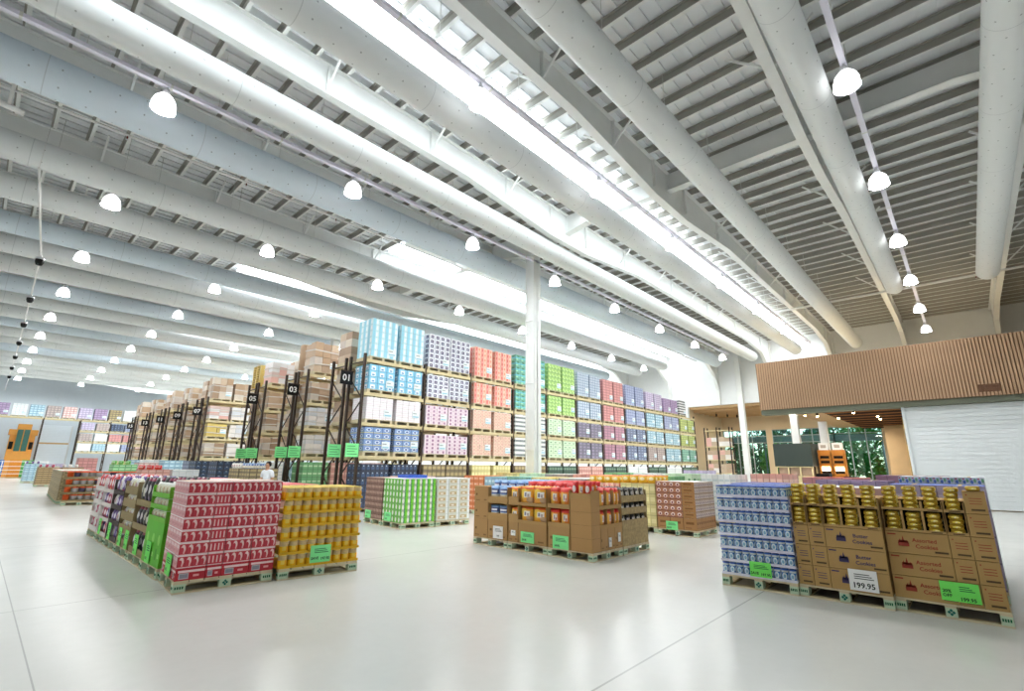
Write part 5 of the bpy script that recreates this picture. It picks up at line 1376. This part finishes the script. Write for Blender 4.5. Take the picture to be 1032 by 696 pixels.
org = cell('orange_carton', '#e08a5c', [('r', .1, .9, .35, .7, '#eeb08c'), ('r', .2, .5, .45, .6, '#f4d8c4')], '#b86238', .05, vary=.05)
back_pallet(11.95, 12.33, 1.27, org, plain('top_orange', '#e8935c', .6, vary=.05), 'orange cartons left of the snack display', 2, 2, 6, 1.1, 1.0, (2, 2, 1))
# second row further back
for i in range(6):
    back_pallet(13.2, 6.2 + i * 1.15, 1.36, [P['green_case'], P['white_case'], P['red_case'], P['brown_box'], P['pale_green'], P['yellow_case']][i], [t_green, t_white, t_red, t_white, t_green, t_yel][i], '%s cartons in the second row behind the snack display' % ['green', 'white', 'reddish', 'grey brown', 'pale green', 'pale yellow'][i])

# ================================================================== group 5: green cans, brown cans, white cartons
g5 = cell('can_pack_green', '#6fc83c', [('r', .0, .42, 0, 1, '#a9b8a2'), ('c', .2, .5, .2, .36, '#e6ebe0'), ('r', .42, .52, 0, 1, '#2f6f6a'), ('r', .75, .95, .2, .8, '#8ede54')], vary=.05)
g5s = cell('can_pack_green_end', '#7fbf5c', [('c', .3, .5, .22, .36, '#e0e8d8'), ('r', .55, .8, 0, 1, '#58b02c')], '#3c7a4c', .05, vary=.05)
g5b = cell('can_pack_brown', '#8a6a5c', [('c', .5, .5, .3, .3, '#b89a8a'), ('r', .3, .7, .7, .9, '#5c3a34')], '#4f3a34', .06, vary=.08)
g5w = cell('can_pack_white', '#dcdccf', [('r', .15, .75, .25, .75, '#c9b48c'), ('r', .3, .55, .35, .6, '#efe9d8'), ('r', .82, 1, 0, 1, '#eef2f2')], '#b5b8b0', .04, vary=.04)
f5 = Frame(7.7, 10.95, math.radians(-6))
pallet(f5, 0, 0, 1.0, 1.05, 'pallet under the green can packs'); pallet(f5, 0, 1.12, 1.0, 1.05, 'pallet under the brown can packs'); pallet(f5, 1.06, 0, 1.1, 1.05, 'pallet under the white and beige packs')
def g5stack(lx, ly, w, d, nx, ny, mf, msd, tm, what, cells):
    stack(f5, lx, ly, PH, w, d, 1.1, nx, ny, 7, 'can_pack', lambda a, b_, c: carton(round(w / nx, 3), round(d / ny, 3), .157, mf, msd, tm, cells), what, 'right of yellow tubs', 'can pack', what + ' stack')
    sheet(f5, lx, ly, w, d, PH + 1.1 + .001, tm, 'pale sheet lying on the %s stack' % what)
g5stack(0, 0, 1.0, 1.05, 3, 3, g5, g5s, t_white, 'green can pack', (2, 2, 1))
g5stack(0, 1.12, 1.0, 1.05, 3, 3, g5b, g5b, plain('top_brown', '#b79c8c', .6), 'brown can pack', (4, 4, 1))
g5stack(1.06, 0, 1.1, 1.05, 3, 3, g5w, g5w, t_white, 'white and beige pack', (1, 2, 1))
mb = MB()
for i in range(2):
    for j in range(3): mb.box(i * .3 + .004, i * .3 + .296, j * .2 + .004, j * .2 + .196, 0, .08, t_blue); mb.box(i * .3 + .05, i * .3 + .25, j * .2 + .05, j * .2 + .15, .08, .086, t_blue)
single('blue_pack', mb, f5.at(.4, .45, PH + 1.1 + .008), f5.rz, 'flat bright blue pack lying on top of the green can packs', 'pack')
price_sign(f5.at(-.012, 1.9, .14), f5.rz + LX, .36, .22, sign_mint, [('SAVE', .05, -.08, .05)], 'mint price card at the foot of the brown can packs')
price_sign(f5.at(-.012, .72, .16), f5.rz + LX, .36, .22, sign_mint, [('SAVE', .05, -.08, .05)], 'mint price card at the foot of the green can packs')
back_pallet(8.95, 12.45, 1.27, P['pink_case'], t_white, 'pinkish cartons behind the white and beige packs', nz=4)

# ================================================================== group 6: pails and other displays at the far left
f6 = Frame(2.5, 25.3, math.radians(-6))
pail_w = plain('pail_body', '#c9c3c4', .5, vary=.08); pail_o = plain('pail_orange', '#e8622e', .5, vary=.05); pail_b = plain('pail_navy', '#5a5470', .5, vary=.1)
pails = []
for bm_ in (pail_o, pail_w, pail_b):
    q = MB(); q.lathe([(0, 0, bm_), (.088, 0, bm_), (.098, .2, pail_o), (.104, .2, pail_o), (.104, .235, pail_o), (0, .24, pail_o)], n=14); pails.append(q.mesh('pail'))
for p_ in range(2):
    pallet(f6, p_ * 1.08, 0, 1.05, 1.05, 'pallet under the orange-lidded pails, %s' % ('left one', 'right one')[p_])
    for k in range(4):
        z = PH + k * .282
        t6 = MB(); t6.box(0, 1.05, 0, 1.05, 0, .01, tray_brown); t6.box(0, 1.05, -.005, 0, 0, .06, tray_brown); t6.box(-.005, 0, 0, 1.05, 0, .06, tray_brown)
        single('pail_tray', t6, f6.at(p_ * 1.08, 0, z), f6.rz, 'brown tray, layer %s up, under the pails, %s pallet' % (CARD[k], ('left', 'right')[p_]), 'tray', 'trays of the pail stack')
        for i in range(5):
            for j in range(4 if k == 3 else 1):
                single('pail', pails[0 if (i == 0 and p_ == 0) else (2 if (i * 2 + k) % 5 == 0 else 1)], f6.at(p_ * 1.08 + .105 + i * .21, .11 + j * .24, z + .011), f6.rz, 'orange-lidded pail, layer %s up, %s from left on %s pallet, row %s back' % (CARD[k], CARD[i], ('left', 'right')[p_], CARD[j]), 'pail', 'orange-lidded pails')
wire = cell('wire_carton', '#a2906a', [('r', .1, .9, .15, .85, '#b7a680'), ('c', .5, .5, .25, .25, '#8f7f5c')], '#6f6346', .04, vary=.1)
for i in range(6):
    f7 = Frame(2.47 + i * .05, 26.45 + i * 1.15, 0)
    pallet(f7, 0, 0, 1.05, 1.08, 'pallet in the row beyond the pails, %s' % ORD[i])
    stack(f7, 0, 0, PH, 1.05, 1.08, 1.1, 2, 3, 4, 'shipping_carton', lambda a, b_, c: carton(.525, .36, .275, wire, wire, t_green if i % 3 == 1 else card_edge, (2, 2, 2)), 'brown patterned carton', 'pallet %s beyond the pails' % CARD[i], 'carton', 'cartons beyond the pails', full=True)
    sheet(f7, 0, 0, 1.05, 1.08, PH + 1.101, [t_red, t_white, t_green, t_white, t_red, t_white][i], 'sheet covering the cartons beyond the pails, pallet %s' % CARD[i])
def far_pallet(x, y, m_, tm, what, h=1.25, top=None): back_pallet(x, y, h, m_, tm, what, 2, 2, 4, 1.1, 1.1, (2, 2, 2), top)
slot = cell('slot_carton', '#b39a72', [('r', 0, 1, .72, .95, '#4a3c30'), ('r', .1, .9, .2, .5, '#c4ab82')], '#80694a', .03, vary=.06)
far_pallet(3.0, 45.4, slot, plain('top_pinkish', '#eccfd6', .6, vary=.1), 'slotted brown cartons at the far left', 1.25, ('pink', 3))
far_pallet(4.2, 45.4, slot, t_white, 'slotted brown cartons, second along from the far left', 1.25, ('white', 3))
far_pallet(3.05, 46.6, P['pale_green'], t_green, 'pale green cartons beyond the slotted ones', 1.3)
far_pallet(2.75, 53.5, P['cyan_blue'], t_purp, 'pale blue cartons before the coloured crates', 1.45, ('purple', 3))
far_pallet(3.95, 53.5, P['lilac'], t_purp, 'lilac cartons beside the pale blue far ones', 1.45)
far_pallet(2.8, 54.7, P['pale_green'], t_green, 'pale green cartons nearest the white guard rail', 1.45)
for i, (x, y, m_, tm, nm, h, tp) in enumerate([(5.2, 27.5, 'red_case', t_red, 'red-topped', 1.3, ('red', 3)), (6.4, 27.5, 'white_case', t_white, 'white', 1.3, None), (5.3, 35, 'green_case', t_green, 'green', 1.5, ('green', 3)), (6.6, 36, 'pink_case', t_red, 'pinkish', 1.6, None), (5.2, 48, 'red_brown', t_red, 'dark red', 1.9, None), (6.7, 44, 'yellow_case', t_yel, 'yellow', 1.7, None),
                                          (7.6, 28.68, 'navy_case', t_blue, 'navy', 1.72, None), (7.6, 29.85, 'navy', t_blue, 'blue', 1.72, None), (7.3, 24.4, 'navy_case', t_yel, 'navy yellow-lidded', 1.7, None), (7.4, 22.0, 'bronze_can', t_white, 'bronze', 1.42, ('white', 3)), (7.4, 20.8, 'bronze_can', t_white, 'bronze and white', 1.42, ('blue_white', 3)), (7.3, 33.5, 'cyan_blue', t_white, 'pale blue', 1.75, None), (7.3, 38.5, 'white_case', t_white, 'white', 1.8, None), (7.3, 42.2, 'cyan_blue', t_blue, 'pale blue', 1.8, None)]):
    far_pallet(x, y, P[m_], tm, '%s cartons before the rack ends, spot %s' % (nm, CARD[i % 12] if i < 12 else CARD[i - 12] + ' rear'), h, tp)
# ------------------------------------------------------------------ shopper in the aisle
skin_m = plain('skin', '#c99a7c', .6, vary=.03); shirt_m = plain('shirt_white', '#e9edf4', .7, vary=.03); trouser_m = plain('trousers', '#39414f', .8, vary=.05); hair_m = plain('hair_black', '#1b1717', .6, vary=0); shoe_m = plain('shoe', '#222222', .5, vary=0)
def skin_body(name, verts, edges, rad, mat, parent=None, root=0, level=2):
    me = bpy.data.meshes.new(name); me.from_pydata(verts, edges, [])
    o = bpy.data.objects.new(name, me); C.objects.link(o)
    sk = o.modifiers.new('skin', 'SKIN'); sk.use_smooth_shade = True
    for i, r in enumerate(rad): me.skin_vertices[0].data[i].radius = (r, r) if isinstance(r, (int, float)) else r
    for v in me.skin_vertices[0].data: v.use_root = False
    me.skin_vertices[0].data[root].use_root = True
    sd = o.modifiers.new('subdivision', 'SUBSURF'); sd.levels = level; sd.render_levels = level
    bpy.context.view_layer.update()
    dg = bpy.context.evaluated_depsgraph_get()
    m2 = bpy.data.meshes.new_from_object(o.evaluated_get(dg)); m2.name = name
    m2.materials.clear(); m2.materials.append(mat)
    for p in m2.polygons: p.use_smooth = True
    bpy.data.objects.remove(o)
    o = bpy.data.objects.new(name, m2); C.objects.link(o)
    if parent: o.parent = parent
    return o
def person(x, y, rz, label):
    e = bpy.data.objects.new('person', None); C.objects.link(e); e.location = (x, y, 0); e.rotation_euler = (0, 0, rz)
    tag(e, label, 'person')
    V = [(0, 0, .92), (0, -.01, 1.08), (0, -.01, 1.25), (0, 0, 1.36), (0, -.01, 1.43), (0, -.03, 1.49), (0, -.035, 1.56), (0, -.02, 1.63),
         (.09, 0, .86), (.1, -.02, .47), (.1, .02, .09), (.1, -.1, .035), (-.09, 0, .86), (-.1, .04, .47), (-.1, .05, .09), (-.1, -.07, .035),
         (.16, 0, 1.34), (.23, .02, 1.10), (.2, -.16, 1.0), (.17, -.23, 1.02), (-.16, 0, 1.34), (-.23, .02, 1.10), (-.2, -.16, 1.0), (-.17, -.23, 1.02)]
    Ed = [(0, 1), (1, 2), (2, 3), (3, 4), (4, 5), (5, 6), (6, 7), (0, 8), (8, 9), (9, 10), (10, 11), (0, 12), (12, 13), (13, 14), (14, 15), (3, 16), (16, 17), (17, 18), (18, 19), (3, 20), (20, 21), (21, 22), (22, 23)]
    Rd = [(.13, .1), (.12, .09), (.14, .1), (.1, .08), .05, (.06, .07), (.075, .09), (.06, .07), .085, .055, .04, .035, .085, .055, .04, .035, .055, .042, .032, .028, .055, .042, .032, .028]
    skin_body('body', V, Ed, Rd, skin_m, e)
    skin_body('shirt', [(0, 0, .9), (0, -.01, 1.08), (0, -.01, 1.25), (0, 0, 1.36), (0, 0, 1.43), (.17, 0, 1.335), (.232, .02, 1.12), (-.17, 0, 1.335), (-.232, .02, 1.12)], [(0, 1), (1, 2), (2, 3), (3, 4), (3, 5), (5, 6), (3, 7), (7, 8)], [(.155, .125), (.145, .115), (.165, .125), (.135, .11), .085, .075, .062, .075, .062], shirt_m, e)
    skin_body('trousers', [(0, 0, .93), (.09, 0, .86), (.1, -.02, .47), (.1, .02, .1), (-.09, 0, .86), (-.1, .04, .47), (-.1, .05, .1)], [(0, 1), (1, 2), (2, 3), (0, 4), (4, 5), (5, 6)], [(.145, .115), .1, .07, .058, .1, .07, .058], trouser_m, e)
    skin_body('hair', [(0, .035, 1.50), (0, .03, 1.575), (0, .0, 1.645), (0, -.03, 1.67)], [(0, 1), (1, 2), (2, 3)], [(.085, .06), (.108, .085), (.1, .09), (.08, .05)], hair_m, e)
    fm = MB()
    for s in (-1, 1): fm.lathe([(0, -.009), (.009, 0), (0, .009)], c=(s * .03, -.118, 1.565), n=8, mat=hair_m)
    fm.face([(-.012, -.125, 1.52), (.012, -.125, 1.52), (0, -.145, 1.53), (0, -.12, 1.56)], skin_m); fm.box(-.022, .022, -.116, -.11, 1.492, 1.5, plain('lips', '#a8605a', .5, vary=0))
    obj('face', fm, e)
    for s, b_ in ((1, (.17, -.23, 1.02)), (-1, (-.17, -.23, 1.02))):
        for f_ in range(4):
            q = Vector(b_) + Vector((-s * .03 + s * .02 * f_, -.02, .0)); L = [.06, .07, .066, .052][f_]
            skin_body('finger', [tuple(q), tuple(q + Vector((0, -L * .6, -.008))), tuple(q + Vector((0, -L, -.03)))], [(0, 1), (1, 2)], [.009, .008, .007], skin_m, e, level=1)
        q = Vector(b_) + Vector((-s * .03, .0, .005)); skin_body('thumb', [tuple(q), tuple(q + Vector((-s * .03, -.03, .005))), tuple(q + Vector((-s * .035, -.055, -.005)))], [(0, 1), (1, 2)], [.011, .009, .008], skin_m, e, level=1)
    for s, b_ in ((1, (.1, -.03, 0)), (-1, (-.1, 0, 0))):
        sm = MB(); sm.box(b_[0] - .045, b_[0] + .045, b_[1] - .13, b_[1] + .1, 0, .025, shoe_m); sm.lathe([(.05, .02), (.055, .05), (.045, .09)], c=b_, n=12, mat=shoe_m); obj('shoe', sm, e)
person(7.15, 18.4, math.radians(-60), 'dark-haired person in a white shirt standing beyond the red stack')
# ------------------------------------------------------------------ render look
sc = bpy.context.scene
sc.view_settings.view_transform = 'Standard'; sc.view_settings.look = 'None'; sc.view_settings.gamma = 1.0; sc.view_settings.use_curve_mapping = False
sc.view_settings.exposure = 0.4
sc.cycles.use_denoising = True
sc.cycles.max_bounces = 6; sc.cycles.diffuse_bounces = 5; sc.cycles.glossy_bounces = 2; sc.cycles.transparent_max_bounces = 6
sc.cycles.sample_clamp_indirect = 8
sc.cycles.caustics_reflective = False; sc.cycles.caustics_refractive = False
